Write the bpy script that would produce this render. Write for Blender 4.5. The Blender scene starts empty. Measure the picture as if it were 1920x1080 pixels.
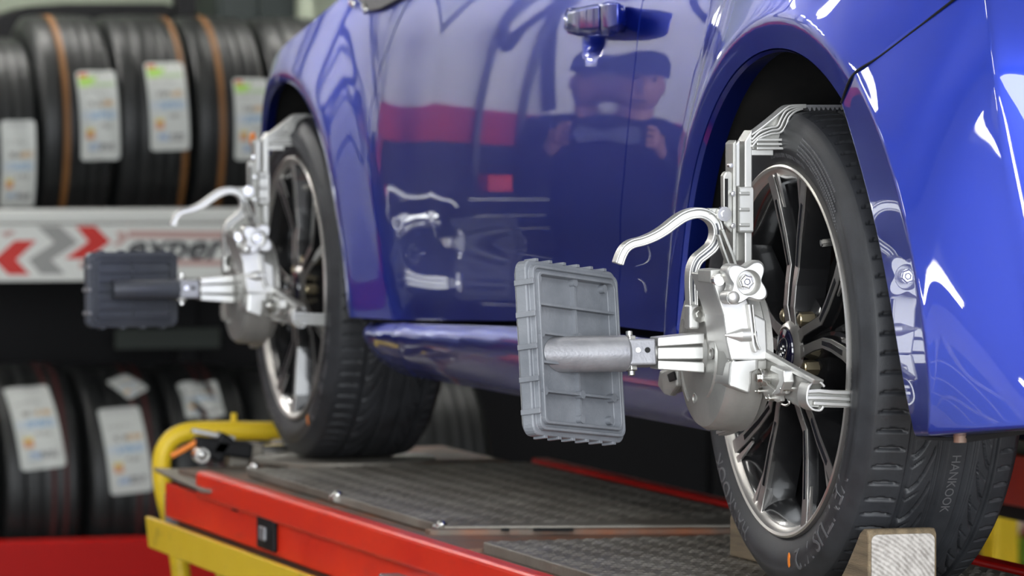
import bpy, bmesh, math, random
import numpy as np
from mathutils import Vector, Matrix, geometry
random.seed(4)
PI = math.pi
C = bpy.context.scene.collection
scene = bpy.context.scene

# ------------------------------------------------------------------ camera
CAM_A, CAM_F = 0.299804344, 8450.42
CAM_C = Vector((5.48866, -2.06398, 0.592432))
CAM_P = 0.0334237
FWD = Vector((-math.cos(CAM_A) * math.cos(CAM_P), math.sin(CAM_A) * math.cos(CAM_P), -math.sin(CAM_P)))
RGT = Vector((math.sin(CAM_A), math.cos(CAM_A), 0))
UPV = RGT.cross(FWD)
cd = bpy.data.cameras.new('camera')
cam = bpy.data.objects.new('camera', cd); C.objects.link(cam)
cam.matrix_world = Matrix((
    (RGT.x, UPV.x, -FWD.x, CAM_C.x), (RGT.y, UPV.y, -FWD.y, CAM_C.y),
    (RGT.z, UPV.z, -FWD.z, CAM_C.z), (0, 0, 0, 1)))
cd.sensor_width = 36; cd.lens = CAM_F * 36 / 1920
cd.clip_start = 0.05; cd.clip_end = 100
cd.dof.use_dof = True; cd.dof.focus_distance = 5.72; cd.dof.aperture_fstop = 7.5
scene.camera = cam

# ------------------------------------------------------------------ world, lights, exposure
FLOOR = -0.75
CEIL = 3.6
w = bpy.data.worlds.new('world'); scene.world = w; w.use_nodes = True
wb = w.node_tree.nodes['Background']; wb.inputs[0].default_value = (0.75, 0.85, 1.0, 1); wb.inputs[1].default_value = 0.7
scene.view_settings.view_transform = 'Standard'; scene.view_settings.look = 'None'
scene.view_settings.gamma = 1; scene.view_settings.use_curve_mapping = False
scene.view_settings.exposure = 0.0

def area(name, loc, target, sx, sy, power, col=(1, 1, 1)):
    l = bpy.data.lights.new(name, 'AREA'); l.shape = 'RECTANGLE'; l.size = sx; l.size_y = sy
    l.energy = power; l.color = col
    o = bpy.data.objects.new(name, l); C.objects.link(o); o.location = loc
    o.rotation_euler = (Vector(target) - Vector(loc)).to_track_quat('-Z', 'Y').to_euler()
    return o
area('daylight_gate_light', (9.2, -1.7, 1.3), (0, -1.7, 0.9), 8.2, 3.6, 1000, (0.93, 0.97, 1.0))
area('added_roof_light', (5.0, -0.8, 3.5), (5.0, -0.8, 0), 3.6, 3.0, 260, (0.95, 0.98, 1.0))  # added overhead light to brighten the bumper; no skylight is known

# ------------------------------------------------------------------ pixel -> world on a real plane
def ray(px, py):
    return FWD + RGT * ((px - 960) / CAM_F) - UPV * ((py - 540) / CAM_F)
def onp(i, v, px, py):
    d = ray(px, py); return CAM_C + d * ((v - CAM_C[i]) / d[i])
def atx(px, py, x): return onp(0, x, px, py)
def aty(px, py, y): return onp(1, y, px, py)
def atz(px, py, z): return onp(2, z, px, py)

# ------------------------------------------------------------------ materials
def newmat(name, col, rough=0.5, metal=0.0, coat=0.0, spec=0.5, emit=None, estr=0.0):
    m = bpy.data.materials.new(name); m.use_nodes = True
    b = m.node_tree.nodes['Principled BSDF']
    b.inputs['Base Color'].default_value = (*col, 1); b.inputs['Roughness'].default_value = rough
    b.inputs['Metallic'].default_value = metal; b.inputs['Specular IOR Level'].default_value = spec
    b.inputs['Coat Weight'].default_value = coat; b.inputs['Coat Roughness'].default_value = 0.02
    if emit: b.inputs['Emission Color'].default_value = (*emit, 1); b.inputs['Emission Strength'].default_value = estr
    return m
def nd(m, t, **k):
    n = m.node_tree.nodes.new(t)
    for a, v in k.items():
        if a in n.inputs.keys(): n.inputs[a].default_value = v
        else: setattr(n, a, v)
    return n
def lk(m, a, b): m.node_tree.links.new(a, b)
def vary(m, c1, c2, scale=8, lo=0.35, hi=0.65, bump=0.0, bscale=None, rough=None, stretch=None, detail=6):
    """noise between two colours of the thing itself, plus fine relief"""
    b = m.node_tree.nodes['Principled BSDF']
    tc = nd(m, 'ShaderNodeTexCoord'); vec = tc.outputs['Object']
    if stretch:
        mp = nd(m, 'ShaderNodeMapping'); mp.inputs['Scale'].default_value = stretch; lk(m, vec, mp.inputs[0]); vec = mp.outputs[0]
    n = nd(m, 'ShaderNodeTexNoise', Scale=scale, Detail=detail, Roughness=0.6); lk(m, vec, n.inputs['Vector'])
    r = nd(m, 'ShaderNodeValToRGB'); r.color_ramp.elements[0].position = lo; r.color_ramp.elements[1].position = hi
    r.color_ramp.elements[0].color = (*c1, 1); r.color_ramp.elements[1].color = (*c2, 1)
    lk(m, n.outputs[0], r.inputs[0]); lk(m, r.outputs[0], b.inputs['Base Color'])
    if rough:
        mr = nd(m, 'ShaderNodeMapRange'); mr.inputs[3].default_value = rough[0]; mr.inputs[4].default_value = rough[1]
        lk(m, n.outputs[0], mr.inputs[0]); lk(m, mr.outputs[0], b.inputs['Roughness'])
    if bump:
        n2 = nd(m, 'ShaderNodeTexNoise', Scale=bscale or scale * 6, Detail=4); lk(m, vec, n2.inputs['Vector'])
        bp = nd(m, 'ShaderNodeBump', Strength=bump, Distance=0.002); lk(m, n2.outputs[0], bp.inputs['Height'])
        lk(m, bp.outputs[0], b.inputs['Normal'])
    return m
M = {}
M['paint'] = newmat('blue_paint', (0.016, 0.042, 0.42), 0.40, 0.85, 1.0)
M['paint'].node_tree.nodes['Principled BSDF'].inputs['Coat Roughness'].default_value = 0.012
M['paint'].node_tree.nodes['Principled BSDF'].inputs['Coat IOR'].default_value = 1.8
M['alu'] = vary(newmat('cast_aluminium', (0.4, 0.4, 0.38), 0.45, 0.6), (0.33, 0.33, 0.31), (0.43, 0.42, 0.395), 14, bump=0.12, bscale=420, rough=(0.4, 0.54))
M['alu_bright'] = vary(newmat('satin_aluminium', (0.75, 0.75, 0.73), 0.3, 0.75), (0.50, 0.50, 0.48), (0.6, 0.59, 0.57), 10, rough=(0.32, 0.46))
M['steel'] = newmat('polished_steel', (0.7, 0.69, 0.66), 0.22, 1.0)
M['machined'] = newmat('machined_rim_face', (0.60, 0.58, 0.55), 0.3, 0.9)
M['rimblack'] = newmat('gloss_black_rim', (0.012, 0.012, 0.013), 0.2, 0.2, 0.6)
M['plastic'] = vary(newmat('grey_plastic', (0.16, 0.17, 0.19), 0.42), (0.13, 0.14, 0.158), (0.20, 0.21, 0.23), 9, bump=0.2, bscale=300, rough=(0.35, 0.55))
M['plastic_dark'] = vary(newmat('dark_grey_plastic', (0.05, 0.055, 0.07), 0.4), (0.045, 0.048, 0.06), (0.065, 0.07, 0.085), 9)
M['graymetal'] = vary(newmat('grey_cast_metal', (0.25, 0.25, 0.27), 0.4, 0.4), (0.21, 0.21, 0.225), (0.28, 0.28, 0.295), 30, bump=0.15, bscale=260, rough=(0.32, 0.48))
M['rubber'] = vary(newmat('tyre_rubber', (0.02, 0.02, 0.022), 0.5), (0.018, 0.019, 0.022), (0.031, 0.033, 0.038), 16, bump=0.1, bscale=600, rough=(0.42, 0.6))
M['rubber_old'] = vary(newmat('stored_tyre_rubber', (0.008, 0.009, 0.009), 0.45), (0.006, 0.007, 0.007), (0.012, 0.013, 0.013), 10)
M['black'] = newmat('black_plastic', (0.005, 0.005, 0.006), 0.6, spec=0.25)
M['liner'] = vary(newmat('dusty_arch_liner', (0.01, 0.01, 0.01), 0.95), (0.006, 0.006, 0.007), (0.022, 0.02, 0.018), 12, 0.4, 0.8)
M['blackgloss'] = newmat('gloss_black', (0.01, 0.01, 0.012), 0.15, 0, 0.5)
M['red'] = vary(newmat('red_lift_paint', (0.7, 0.03, 0.01), 0.35), (0.78, 0.022, 0.003), (0.90, 0.038, 0.004), 5, rough=(0.25, 0.5))
M['redrack'] = newmat('red_rack_paint', (0.50, 0.006, 0.004), 0.35, spec=0.2)
M['yellow'] = vary(newmat('yellow_lift_paint', (0.75, 0.5, 0.03), 0.4), (0.40, 0.27, 0.02), (0.84, 0.58, 0.02), 9, 0.25, 0.42, rough=(0.3, 0.6))
M['orange'] = newmat('orange_plastic', (0.8, 0.22, 0.02), 0.4)
M['rust'] = vary(newmat('rusty_steel', (0.2, 0.1, 0.06), 0.6, 0.3), (0.30, 0.11, 0.05), (0.17, 0.15, 0.125), 7, 0.35, 0.6, bump=0.5, bscale=90, rough=(0.4, 0.8))
M['plate'] = vary(newmat('worn_chequer_steel', (0.16, 0.15, 0.13), 0.5, 0.5), (0.20, 0.18, 0.15), (0.33, 0.31, 0.27), 6, bump=0.5, bscale=140, rough=(0.35, 0.6))
M['wood'] = vary(newmat('worn_wood', (0.3, 0.22, 0.13), 0.75), (0.10, 0.075, 0.045), (0.24, 0.18, 0.11), 6, 0.3, 0.7, bump=0.6, bscale=60, stretch=(1, 14, 14))
M['white'] = newmat('white_enamel', (0.84, 0.85, 0.80), 0.35)
M['wallwhite'] = vary(newmat('white_wall_paint', (0.75, 0.74, 0.72), 0.8), (0.70, 0.70, 0.69), (0.78, 0.77, 0.76), 1.5)
M['wallred'] = newmat('red_wall_paint', (0.45, 0.015, 0.02), 0.7)
M['darkwall'] = vary(newmat('dark_navy_wall', (0.01, 0.012, 0.03), 0.8), (0.008, 0.010, 0.026), (0.016, 0.02, 0.045), 1.5)
M['greenwall'] = vary(newmat('pale_green_wall', (0.3, 0.34, 0.26), 0.85), (0.28, 0.31, 0.24), (0.34, 0.38, 0.29), 2)
M['floor'] = vary(newmat('workshop_floor', (0.12, 0.12, 0.12), 0.5), (0.08, 0.08, 0.08), (0.15, 0.15, 0.145), 2, rough=(0.3, 0.6))
M['ceil'] = newmat('ceiling_sheet', (0.5, 0.5, 0.5), 0.9)
M['tube_fill'] = newmat('added_fill_tube', (1, 1, 1), 0.5, emit=(1, 0.98, 0.96), estr=90)  # extra strong glow for the added lamps at the front wall
M['tube'] = newmat('lit_tube', (1, 1, 1), 0.5, emit=(1, 0.98, 0.95), estr=26)
M['brown'] = newmat('orange_tread_stripe', (0.20, 0.085, 0.02), 0.6)
M['darkred'] = newmat('dull_red_tread_stripe', (0.07, 0.015, 0.014), 0.6)
M['lime'] = newmat('lime_green_plastic', (0.35, 0.6, 0.05), 0.5)
M['sign_red'] = newmat('sign_red_print', (0.68, 0.03, 0.02), 0.4)
M['sign_pink'] = newmat('sign_faded_print', (0.62, 0.40, 0.36), 0.5)
M['sign_grey'] = newmat('sign_grey_print', (0.36, 0.36, 0.34), 0.4)
M['sign_black'] = newmat('sign_black_print', (0.03, 0.03, 0.035), 0.4)
M['logo_blue'] = newmat('dark_blue_badge', (0.006, 0.006, 0.03), 0.1, 0, 1.0)
M['brass'] = newmat('brass_nut', (0.45, 0.38, 0.25), 0.3, 0.9)
M['skin'] = newmat('skin', (0.55, 0.28, 0.2), 0.5)
M['cloth'] = newmat('dark_cloth', (0.012, 0.014, 0.03), 0.9)
M['chalk'] = newmat('pale_rubber_lettering', (0.10, 0.10, 0.105), 0.5)
M['glass'] = newmat('dark_glass', (0.01, 0.012, 0.015), 0.05, 0, 0.5)
M['bluejunk'] = newmat('blue_plastic', (0.02, 0.06, 0.3), 0.5)
def vcol_mat(name, rough=0.5):
    m = newmat(name, (1, 1, 1), rough); a = nd(m, 'ShaderNodeVertexColor'); a.layer_name = 'col'
    lk(m, a.outputs[0], m.node_tree.nodes['Principled BSDF'].inputs['Base Color']); return m
M['print'] = vcol_mat('printed_label')

# end grain: rings and saw marks on one material, wood chock
def endgrain():
    m = newmat('grey_end_grain', (0.4, 0.38, 0.36), 0.8); b = m.node_tree.nodes['Principled BSDF']
    tc = nd(m, 'ShaderNodeTexCoord'); mp = nd(m, 'ShaderNodeMapping'); mp.inputs['Location'].default_value = (0, 0.1, 0.05); lk(m, tc.outputs['Object'], mp.inputs[0])
    wv = nd(m, 'ShaderNodeTexWave', Scale=60, Distortion=2.0, Detail=3); wv.wave_type = 'RINGS'; wv.rings_direction = 'X'; lk(m, mp.outputs[0], wv.inputs[0])
    n = nd(m, 'ShaderNodeTexNoise', Scale=120, Detail=6); lk(m, tc.outputs['Object'], n.inputs['Vector'])
    mx = nd(m, 'ShaderNodeMix'); mx.data_type = 'FLOAT'; mx.inputs[0].default_value = 0.8
    lk(m, wv.outputs[1], mx.inputs[2]); lk(m, n.outputs[0], mx.inputs[3])
    r = nd(m, 'ShaderNodeValToRGB'); r.color_ramp.elements[0].color = (0.24, 0.22, 0.20, 1); r.color_ramp.elements[1].color = (0.50, 0.47, 0.44, 1)
    r.color_ramp.elements[0].position = 0.3; r.color_ramp.elements[1].position = 0.65
    lk(m, mx.outputs[0], r.inputs[0]); lk(m, r.outputs[0], b.inputs['Base Color'])
    bp = nd(m, 'ShaderNodeBump', Strength=0.5, Distance=0.001); lk(m, mx.outputs[0], bp.inputs['Height']); lk(m, bp.outputs[0], b.inputs['Normal'])
    return m
M['endgrain'] = endgrain()

# ------------------------------------------------------------------ mesh building helpers
class MB:
    def __init__(s): s.v = []; s.f = []; s.sm = []
    def add(s, vs, fs, smooth=False):
        n = len(s.v); s.v += [Vector(p) for p in vs]; s.f += [[n + i for i in f] for f in fs]; s.sm += [smooth] * len(fs); return s
    def box(s, a, b, rot=None, piv=None):
        x0, y0, z0 = a; x1, y1, z1 = b
        vs = [Vector(p) for p in ((x0, y0, z0), (x1, y0, z0), (x1, y1, z0), (x0, y1, z0), (x0, y0, z1), (x1, y0, z1), (x1, y1, z1), (x0, y1, z1))]
        if rot is not None:
            p = Vector(piv); vs = [rot @ (v - p) + p for v in vs]
        return s.add(vs, [(0, 3, 2, 1), (4, 5, 6, 7), (0, 1, 5, 4), (1, 2, 6, 5), (2, 3, 7, 6), (3, 0, 4, 7)])
    def bar(s, p0, p1, side, w, h):
        """box from p0 to p1, w across along side, h along the third direction"""
        p0 = Vector(p0); p1 = Vector(p1); d = (p1 - p0).normalized(); u = Vector(side); u = (u - d * u.dot(d)).normalized(); t = d.cross(u)
        vs = [p + u * (a * w / 2) + t * (b * h / 2) for p in (p0, p1) for a, b in ((-1, -1), (1, -1), (1, 1), (-1, 1))]
        return s.add(vs, [(3, 2, 1, 0), (4, 5, 6, 7), (0, 1, 5, 4), (1, 2, 6, 5), (2, 3, 7, 6), (3, 0, 4, 7)])
    def frame(s, pts, closed=False, up=None):
        out = []; n = len(pts); nrm = None
        for i in range(n):
            a = pts[(i - 1) % n] if closed or i > 0 else pts[i]; b = pts[(i + 1) % n] if closed or i < n - 1 else pts[i]
            t = (b - a).normalized()
            if nrm is None: nrm = Vector(up) if up is not None else (Vector((0, 0, 1)) if abs(t.z) < 0.9 else Vector((1, 0, 0)))
            nrm = (nrm - t * nrm.dot(t)).normalized(); out.append((pts[i], t, nrm, t.cross(nrm)))
        return out
    def sweep(s, pts, prof, closed=False, up=None, scale=None, smooth=True, caps=True):
        """sweep 2D profile [(a,b)] (a along up, b along t x up)"""
        pts = [Vector(p) for p in pts]; fr = s.frame(pts, closed, up); k = len(prof); vs = []
        for i, (p, t, a, b) in enumerate(fr):
            sc = scale[i] if scale else 1
            vs += [p + a * (q[0] * sc) + b * (q[1] * sc) for q in prof]
        fs = []; n = len(pts)
        for i in range(n if closed else n - 1):
            j = (i + 1) % n
            for q in range(k): fs.append((i * k + q, i * k + (q + 1) % k, j * k + (q + 1) % k, j * k + q))
        s.add(vs, fs, smooth)
        if caps and not closed:
            s.add(vs[:k], [tuple(range(k - 1, -1, -1))]); s.add(vs[-k:], [tuple(range(k))])
        return s
    def tube(s, pts, r, n=12, closed=False, scale=None, up=None):
        return s.sweep(pts, [(r * math.cos(2 * PI * i / n), r * math.sin(2 * PI * i / n)) for i in range(n)], closed, up, scale)
    def cyl(s, p0, p1, r0, r1=None, n=20):
        r1 = r0 if r1 is None else r1
        p0 = Vector(p0); p1 = Vector(p1); d = (p1 - p0).normalized(); u = d.orthogonal().normalized(); t = d.cross(u)
        vs = [p + (u * math.cos(2 * PI * i / n) + t * math.sin(2 * PI * i / n)) * r for p, r in ((p0, r0), (p1, r1)) for i in range(n)]
        s.add(vs, [(i, (i + 1) % n, n + (i + 1) % n, n + i) for i in range(n)], True)
        s.add(vs[:n], [tuple(range(n - 1, -1, -1))]); s.add(vs[n:], [tuple(range(n))]); return s
    def lathe(s, c, axis, prof, n=48, a0=0, a1=2 * PI, ref=None):
        """prof [(along axis, radius)]"""
        c = Vector(c); d = Vector(axis).normalized(); u = (Vector(ref) if ref is not None else d.orthogonal()); u = (u - d * u.dot(d)).normalized(); t = d.cross(u)
        full = abs(a1 - a0 - 2 * PI) < 1e-6; m = n if full else n + 1; vs = []
        for i in range(m):
            a = a0 + (a1 - a0) * i / n; e = u * math.cos(a) + t * math.sin(a)
            vs += [c + d * h + e * r for h, r in prof]
        k = len(prof); fs = []
        for i in range(n):
            j = (i + 1) % m
            for q in range(k - 1): fs.append((i * k + q, j * k + q, j * k + q + 1, i * k + q + 1))
        return s.add(vs, fs, True)
    def ball(s, c, r, n=12, sc=(1, 1, 1)):
        c = Vector(c); prof = [(-r * math.cos(PI * i / n), r * math.sin(PI * i / n)) for i in range(n + 1)]
        k = len(s.v); s.lathe((0, 0, 0), (0, 0, 1), prof, n * 2)
        for i in range(k, len(s.v)):
            v = s.v[i]; s.v[i] = Vector((v.x * sc[0], v.y * sc[1], v.z * sc[2])) + c
        return s
    def prism(s, poly, ext, smooth=False):
        """3D polygon extruded by vector ext (centred)"""
        poly = [Vector(p) for p in poly]; e = Vector(ext) / 2; n = len(poly)
        a = [p - e for p in poly]; b = [p + e for p in poly]
        tris = geometry.tessellate_polygon([poly])
        s.add(a + b, [tuple(reversed(t)) for t in tris] + [tuple(n + i for i in t) for t in tris])
        s.add(a + b, [(i, (i + 1) % n, n + (i + 1) % n, n + i) for i in range(n)], smooth); return s
    def build(s, name, mat, parent=None, label=None, bevel=0, segs=2, sub=0, kind=None, fix=True, weld=True):
        off = world_off(parent)
        me = bpy.data.meshes.new(name); me.from_pydata([v - off for v in s.v], [], s.f)
        me.polygons.foreach_set('use_smooth', s.sm)
        if fix or weld:
            bm = bmesh.new(); bm.from_mesh(me)
            if weld: bmesh.ops.remove_doubles(bm, verts=bm.verts, dist=1e-6)
            bmesh.ops.recalc_face_normals(bm, faces=bm.faces)
            for e in bm.edges:
                if len(e.link_faces) == 2 and e.calc_face_angle(0) > 0.62: e.smooth = False
            bm.to_mesh(me); bm.free()
        return link(name, me, mat, parent, label, bevel, segs, sub, kind)
def world_off(o):
    v = Vector((0, 0, 0))
    while o is not None: v = v + o.location; o = o.parent
    return v
def link(name, me, mat, parent=None, label=None, bevel=0, segs=2, sub=0, kind=None):
    if mat is not None: me.materials.append(mat)
    o = bpy.data.objects.new(name, me); C.objects.link(o)
    if parent is not None: o.parent = parent
    if label: o['label'] = label
    if kind: o['kind'] = kind
    if bevel:
        b = o.modifiers.new('bevel', 'BEVEL'); b.width = bevel; b.segments = segs; b.limit_method = 'ANGLE'; b.angle_limit = math.radians(35)
        b.harden_normals = False
    if sub:
        m = o.modifiers.new('sub', 'SUBSURF'); m.levels = sub; m.render_levels = sub
    return o
def tag(o, label, cat, group=None, kind=None):
    o['label'] = label; o['category'] = cat
    if group: o['group'] = group
    if kind: o['kind'] = kind
    return o
def thing(name, label, cat, loc=(0, 0, 0), group=None):
    o = bpy.data.objects.new(name, None); C.objects.link(o); o.location = loc; o.empty_display_size = 0.05
    return tag(o, label, cat, group)
def copy_tree(o, parent=None):
    c = o.copy(); C.objects.link(c)
    if parent is not None: c.parent = parent
    for ch in [x for x in bpy.data.objects if x.parent == o]: copy_tree(ch, c)
    return c
def struct(name, mb, mat, **k): return mb.build(name, mat, kind='structure', **k)
def catmull(pts, n=8, closed=False):
    pts = [Vector(p) for p in pts]; out = []; m = len(pts)
    for i in range(m if closed else m - 1):
        g = lambda j: pts[j % m] if closed else pts[max(0, min(m - 1, j))]
        a, b, c, d = g(i - 1), g(i), g(i + 1), g(i + 2)
        for k in range(n):
            t = k / n; out.append(0.5 * ((2 * b) + (c - a) * t + (2 * a - 5 * b + 4 * c - d) * t * t + (3 * b - a - 3 * c + d) * t ** 3))
    if not closed: out.append(pts[-1])
    return out
def text_mesh(txt, size, extrude=0.0, shear=0.0, bold=0.0):
    cu = bpy.data.curves.new('lettering', 'FONT'); cu.body = txt; cu.size = size; cu.extrude = extrude; cu.shear = shear; cu.offset = bold
    cu.resolution_u = 3
    o = bpy.data.objects.new('lettering', cu); C.objects.link(o)
    dg = bpy.context.evaluated_depsgraph_get(); me = bpy.data.meshes.new_from_object(o.evaluated_get(dg))
    bpy.data.objects.remove(o); bpy.data.curves.remove(cu); return me
# ------------------------------------------------------------------ room shell
RX0, RX1, RY0, RY1 = -8.2, 9.6, -6.6, 5.2
struct('floor', MB().box((RX0, RY0, FLOOR - 0.1), (RX1, RY1, FLOOR)), M['floor'])
struct('ceiling', MB().box((RX0, RY0, CEIL), (RX1, RY1, CEIL + 0.1)), M['ceil'])
struct('wall_right', MB().box((RX0, RY1, FLOOR), (RX1, RY1 + 0.1, CEIL)), M['darkwall'])
# front wall: white with a red painted band, seen mirrored in the doors; pale green behind the tyre rack
struct('wall_front', MB().box((RX0 - 0.1, RY0, FLOOR), (RX0, -0.6, CEIL)), M['wallwhite'])
struct('wall_front_green', MB().box((RX0 - 0.1, -0.6, FLOOR), (RX0, RY1, CEIL)), M['greenwall'])
struct('trim_1', MB().box((RX0, RY0, 0.72), (RX0 + 0.015, -0.6, 0.96)), M['wallred'])
struct('trim_4', MB().box((RX0, RY0, FLOOR), (RX0 + 0.012, -0.6, 0.72)), M['darkwall'])
# left wall with a glazed roller gate, seen mirrored in the rear bumper
wl = MB(); wl.box((RX0, RY0 - 0.1, FLOOR), (-1.4, RY0, CEIL)); wl.box((4.4, RY0 - 0.1, FLOOR), (RX1, RY0, CEIL))
wl.box((-1.4, RY0 - 0.1, 2.9), (4.4, RY0, CEIL)); wl.box((-1.4, RY0 - 0.1, FLOOR), (4.4, RY0, 0.1))
struct('wall_left', wl, M['wallwhite'])
struct('trim_2', MB().box((RX0, RY0, 0.5), (-1.4, RY0 + 0.015, 0.95)), M['wallred'])
wf = MB()
for x in np.linspace(-1.4, 4.4, 8): wf.box((x - 0.05, RY0 - 0.07, 0.1), (x + 0.05, RY0 - 0.01, 2.9))
for z in (0.1, 0.8, 1.5, 2.2, 2.9): wf.box((-1.4, RY0 - 0.06, z - 0.04), (4.4, RY0 - 0.02, z + 0.04))
struct('window_1', wf, M['white'])
# rear gate wall behind the camera: an open gate between piers
wr = MB(); wr.box((RX1, RY0, FLOOR), (RX1 + 0.1, -5.9, CEIL)); wr.box((RX1, 2.6, FLOOR), (RX1 + 0.1, RY1, CEIL)); wr.box((RX1, -5.9, 3.2), (RX1 + 0.1, 2.6, CEIL))
struct('wall_rear', wr, M['wallwhite'])

sk = MB()  # roof frame made up to go with the added overhead light
for x in (3.2, 5.0, 6.8): sk.box((x - 0.03, -2.35, CEIL - 0.08), (x + 0.03, 0.75, CEIL))
for y in (-2.32, 0.72): sk.box((3.2, y - 0.03, CEIL - 0.08), (6.8, y + 0.03, CEIL))
struct('added_skylight_frame', sk, M['white'])
# ceiling lamps
for i, (x, y) in enumerate([(-5.6, -3.2), (-3.2, -3.2), (-0.8, -3.2), (1.6, -3.2), (4.0, -3.2), (-4.4, -5.2), (-1.0, -5.2), (2.2, -5.2), (-4.5, 1.0), (-1.0, 1.0), (2.5, 1.0)]):
    t = thing('ceiling_lamp', ["first", "second", "third", "fourth", "fifth", "first", "second", "third", "first", "second", "third"][i] + " twin tube lamp from the tyre rack " + ("over the left bay" if y == -3.2 else "by the glazed gate" if y < -4 else "over the car"), 'lamp', (x, y, CEIL - 0.3), 'ceiling lamps ' + ('over the left side' if y == -3.2 else 'by the glazed gate' if y < -4 else 'over the car'))
    MB().box((x - 0.65, y - 0.09, CEIL - 0.36), (x + 0.65, y + 0.09, CEIL - 0.3)).box((x - 0.5, y - 0.01, CEIL - 0.3), (x - 0.48, y + 0.01, CEIL)).box((x + 0.48, y - 0.01, CEIL - 0.3), (x + 0.5, y + 0.01, CEIL)).build('housing', M['white'], t)
    for s in (-1, 1): MB().cyl((x - 0.6, y + s * 0.045, CEIL - 0.385), (x + 0.6, y + s * 0.045, CEIL - 0.385), 0.018, n=8).build('tube', M['tube'], t)

# ------------------------------------------------------------------ car body surface: y as a function of x and z
HUBZ = 0.3146; WB = -2.57
def S(t): t = np.clip(t, 0, 1); return t * t * (3 - 2 * t)
def smin(a, b, k=0.02):
    h = np.clip(0.5 + 0.5 * (b - a) / k, 0, 1); return b * (1 - h) + a * h - k * h * (1 - h)
_tabs = {}
def tab(th, T):
    k = id(T)
    if k not in _tabs:
        g = np.arange(-60, 241, 1.0); v = np.interp(g, [t[0] for t in T], [t[1] for t in T]); ker = np.exp(-0.5 * (np.arange(-24, 25) / 8.0) ** 2); ker /= ker.sum()
        _tabs[k] = (g, np.convolve(np.pad(v, 24, mode='edge'), ker, mode='valid'))
    g, v = _tabs[k]; f = (np.asarray(th, float) + 60); i = np.clip(f.astype(int), 1, len(g) - 3); t = f - i
    a, b, c, d = v[i - 1], v[i], v[i + 1], v[i + 2]
    return 0.5 * (2 * b + (c - a) * t + (2 * a - 5 * b + 4 * c - d) * t * t + (3 * b - a - 3 * c + d) * t ** 3)
def kink(q, a, b, w_=0.007):
    """slope -b below zero, a above, rounded over w_"""
    s = np.sqrt(q * q + w_ * w_); return 0.5 * (a - b) * q + 0.5 * (a + b) * s
RA = [(-30, 0.47), (-8, 0.425), (0, 0.415), (15, 0.40), (28, 0.396), (54, 0.396), (71, 0.392), (94, 0.391), (118, 0.398), (142, 0.398), (154, 0.39), (170, 0.385), (185, 0.40), (200, 0.44)]
FA = [(-30, 0.47), (-12, 0.44), (0, 0.42), (10, 0.395), (22, 0.372), (39, 0.368), (54, 0.364), (68, 0.368), (80, 0.372), (104, 0.388), (128, 0.40), (160, 0.40), (200, 0.45)]
def polar(x, z, hx):
    r = np.hypot(x - hx, z - HUBZ); th = np.degrees(np.arctan2(z - HUBZ, x - hx)); th = np.where(th < -90, th + 360, th); return r, th
def Ybody(x, z):
    x = np.asarray(x, float); z = np.asarray(z, float)
    y = 0.034 + 0.30 * (z - 0.52) ** 2 + 0.9 * np.clip(z - 0.76, 0, 1) ** 2
    y = y - 0.008 + 0.034 * np.clip(x + 1.35, -0.75, 0.9) ** 2
    y = y - 0.014 * S((x + 0.95) / 0.6) - 0.012 * S((-1.75 - x) / 0.4)
    # soft crease hollow running along the lower door
    y = y + 0.006 * np.exp(-((z - 0.40) / 0.05) ** 2) * S((x + 2.1) / 0.3) * S((-0.55 - x) / 0.2)
    # scoop behind the door handle
    d_ = np.sqrt(((x - (-0.923)) / 0.055) ** 2 + ((z - 0.742) / 0.038) ** 2); y = y + 0.02 * S((1 - d_) / 0.8)
    # rear haunch falls in behind the wheel, nose tapers ahead of the front wheel
    y = y + 0.40 * np.clip(x - 0.10, 0, 2) ** 2
    y = y + 0.42 * np.clip(-2.62 - x, 0, 2) ** 2 + 0.9 * np.clip(-2.85 - x, 0, 2) ** 2
    # front wing crest rolls over towards the bonnet
    zt = np.interp(x, [-3.1, -2.85, -2.75, -2.5, -2.35, -2.1, -1.7], [0.52, 0.665, 0.72, 0.79, 0.85, 0.92, 1.05])
    y = y + 4.5 * np.clip(z - (zt - 0.07), 0, 1) ** 2
    r, th = polar(x, z, 0.0); rb = tab(th, RA) + 0.042
    fl = -0.012 + kink(r - rb, 0.42, 0.10) + 0.30 * np.clip(x - 0.16, 0, 2) ** 2
    y = smin(y, fl, 0.012)
    r, th = polar(x, z, WB); rb = tab(th, FA) + 0.02
    fl = -0.010 + kink(r - rb, 0.34, 0.12, 0.01) + 0.42 * np.clip(-2.62 - x, 0, 2) ** 2
    y = smin(y, fl, 0.02)
    return y
def on_body(px, py, f=Ybody):
    y = 0.02
    for _ in range(40):
        p = aty(px, py, y); y = 0.5 * y + 0.5 * float(f(p.x, p.z))
    return (p.x, p.z)
def dens(pts, step=0.012):
    out = []
    for i in range(len(pts)):
        a = Vector(pts[i]); b = Vector(pts[(i + 1) % len(pts)]); n = max(1, int(math.ceil((b - a).length / step)))
        out += [a + (b - a) * (k / n) for k in range(n)]
    return out
def inside(px, pz, poly):
    c = np.zeros(px.shape, bool); n = len(poly)
    for i in range(n):
        x1, z1 = poly[i]; x2, z2 = poly[(i + 1) % n]
        if z1 == z2: continue
        m = ((z1 > pz) != (z2 > pz)) & (px < (x2 - x1) * (pz - z1) / (z2 - z1) + x1); c ^= m
    return c
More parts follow.
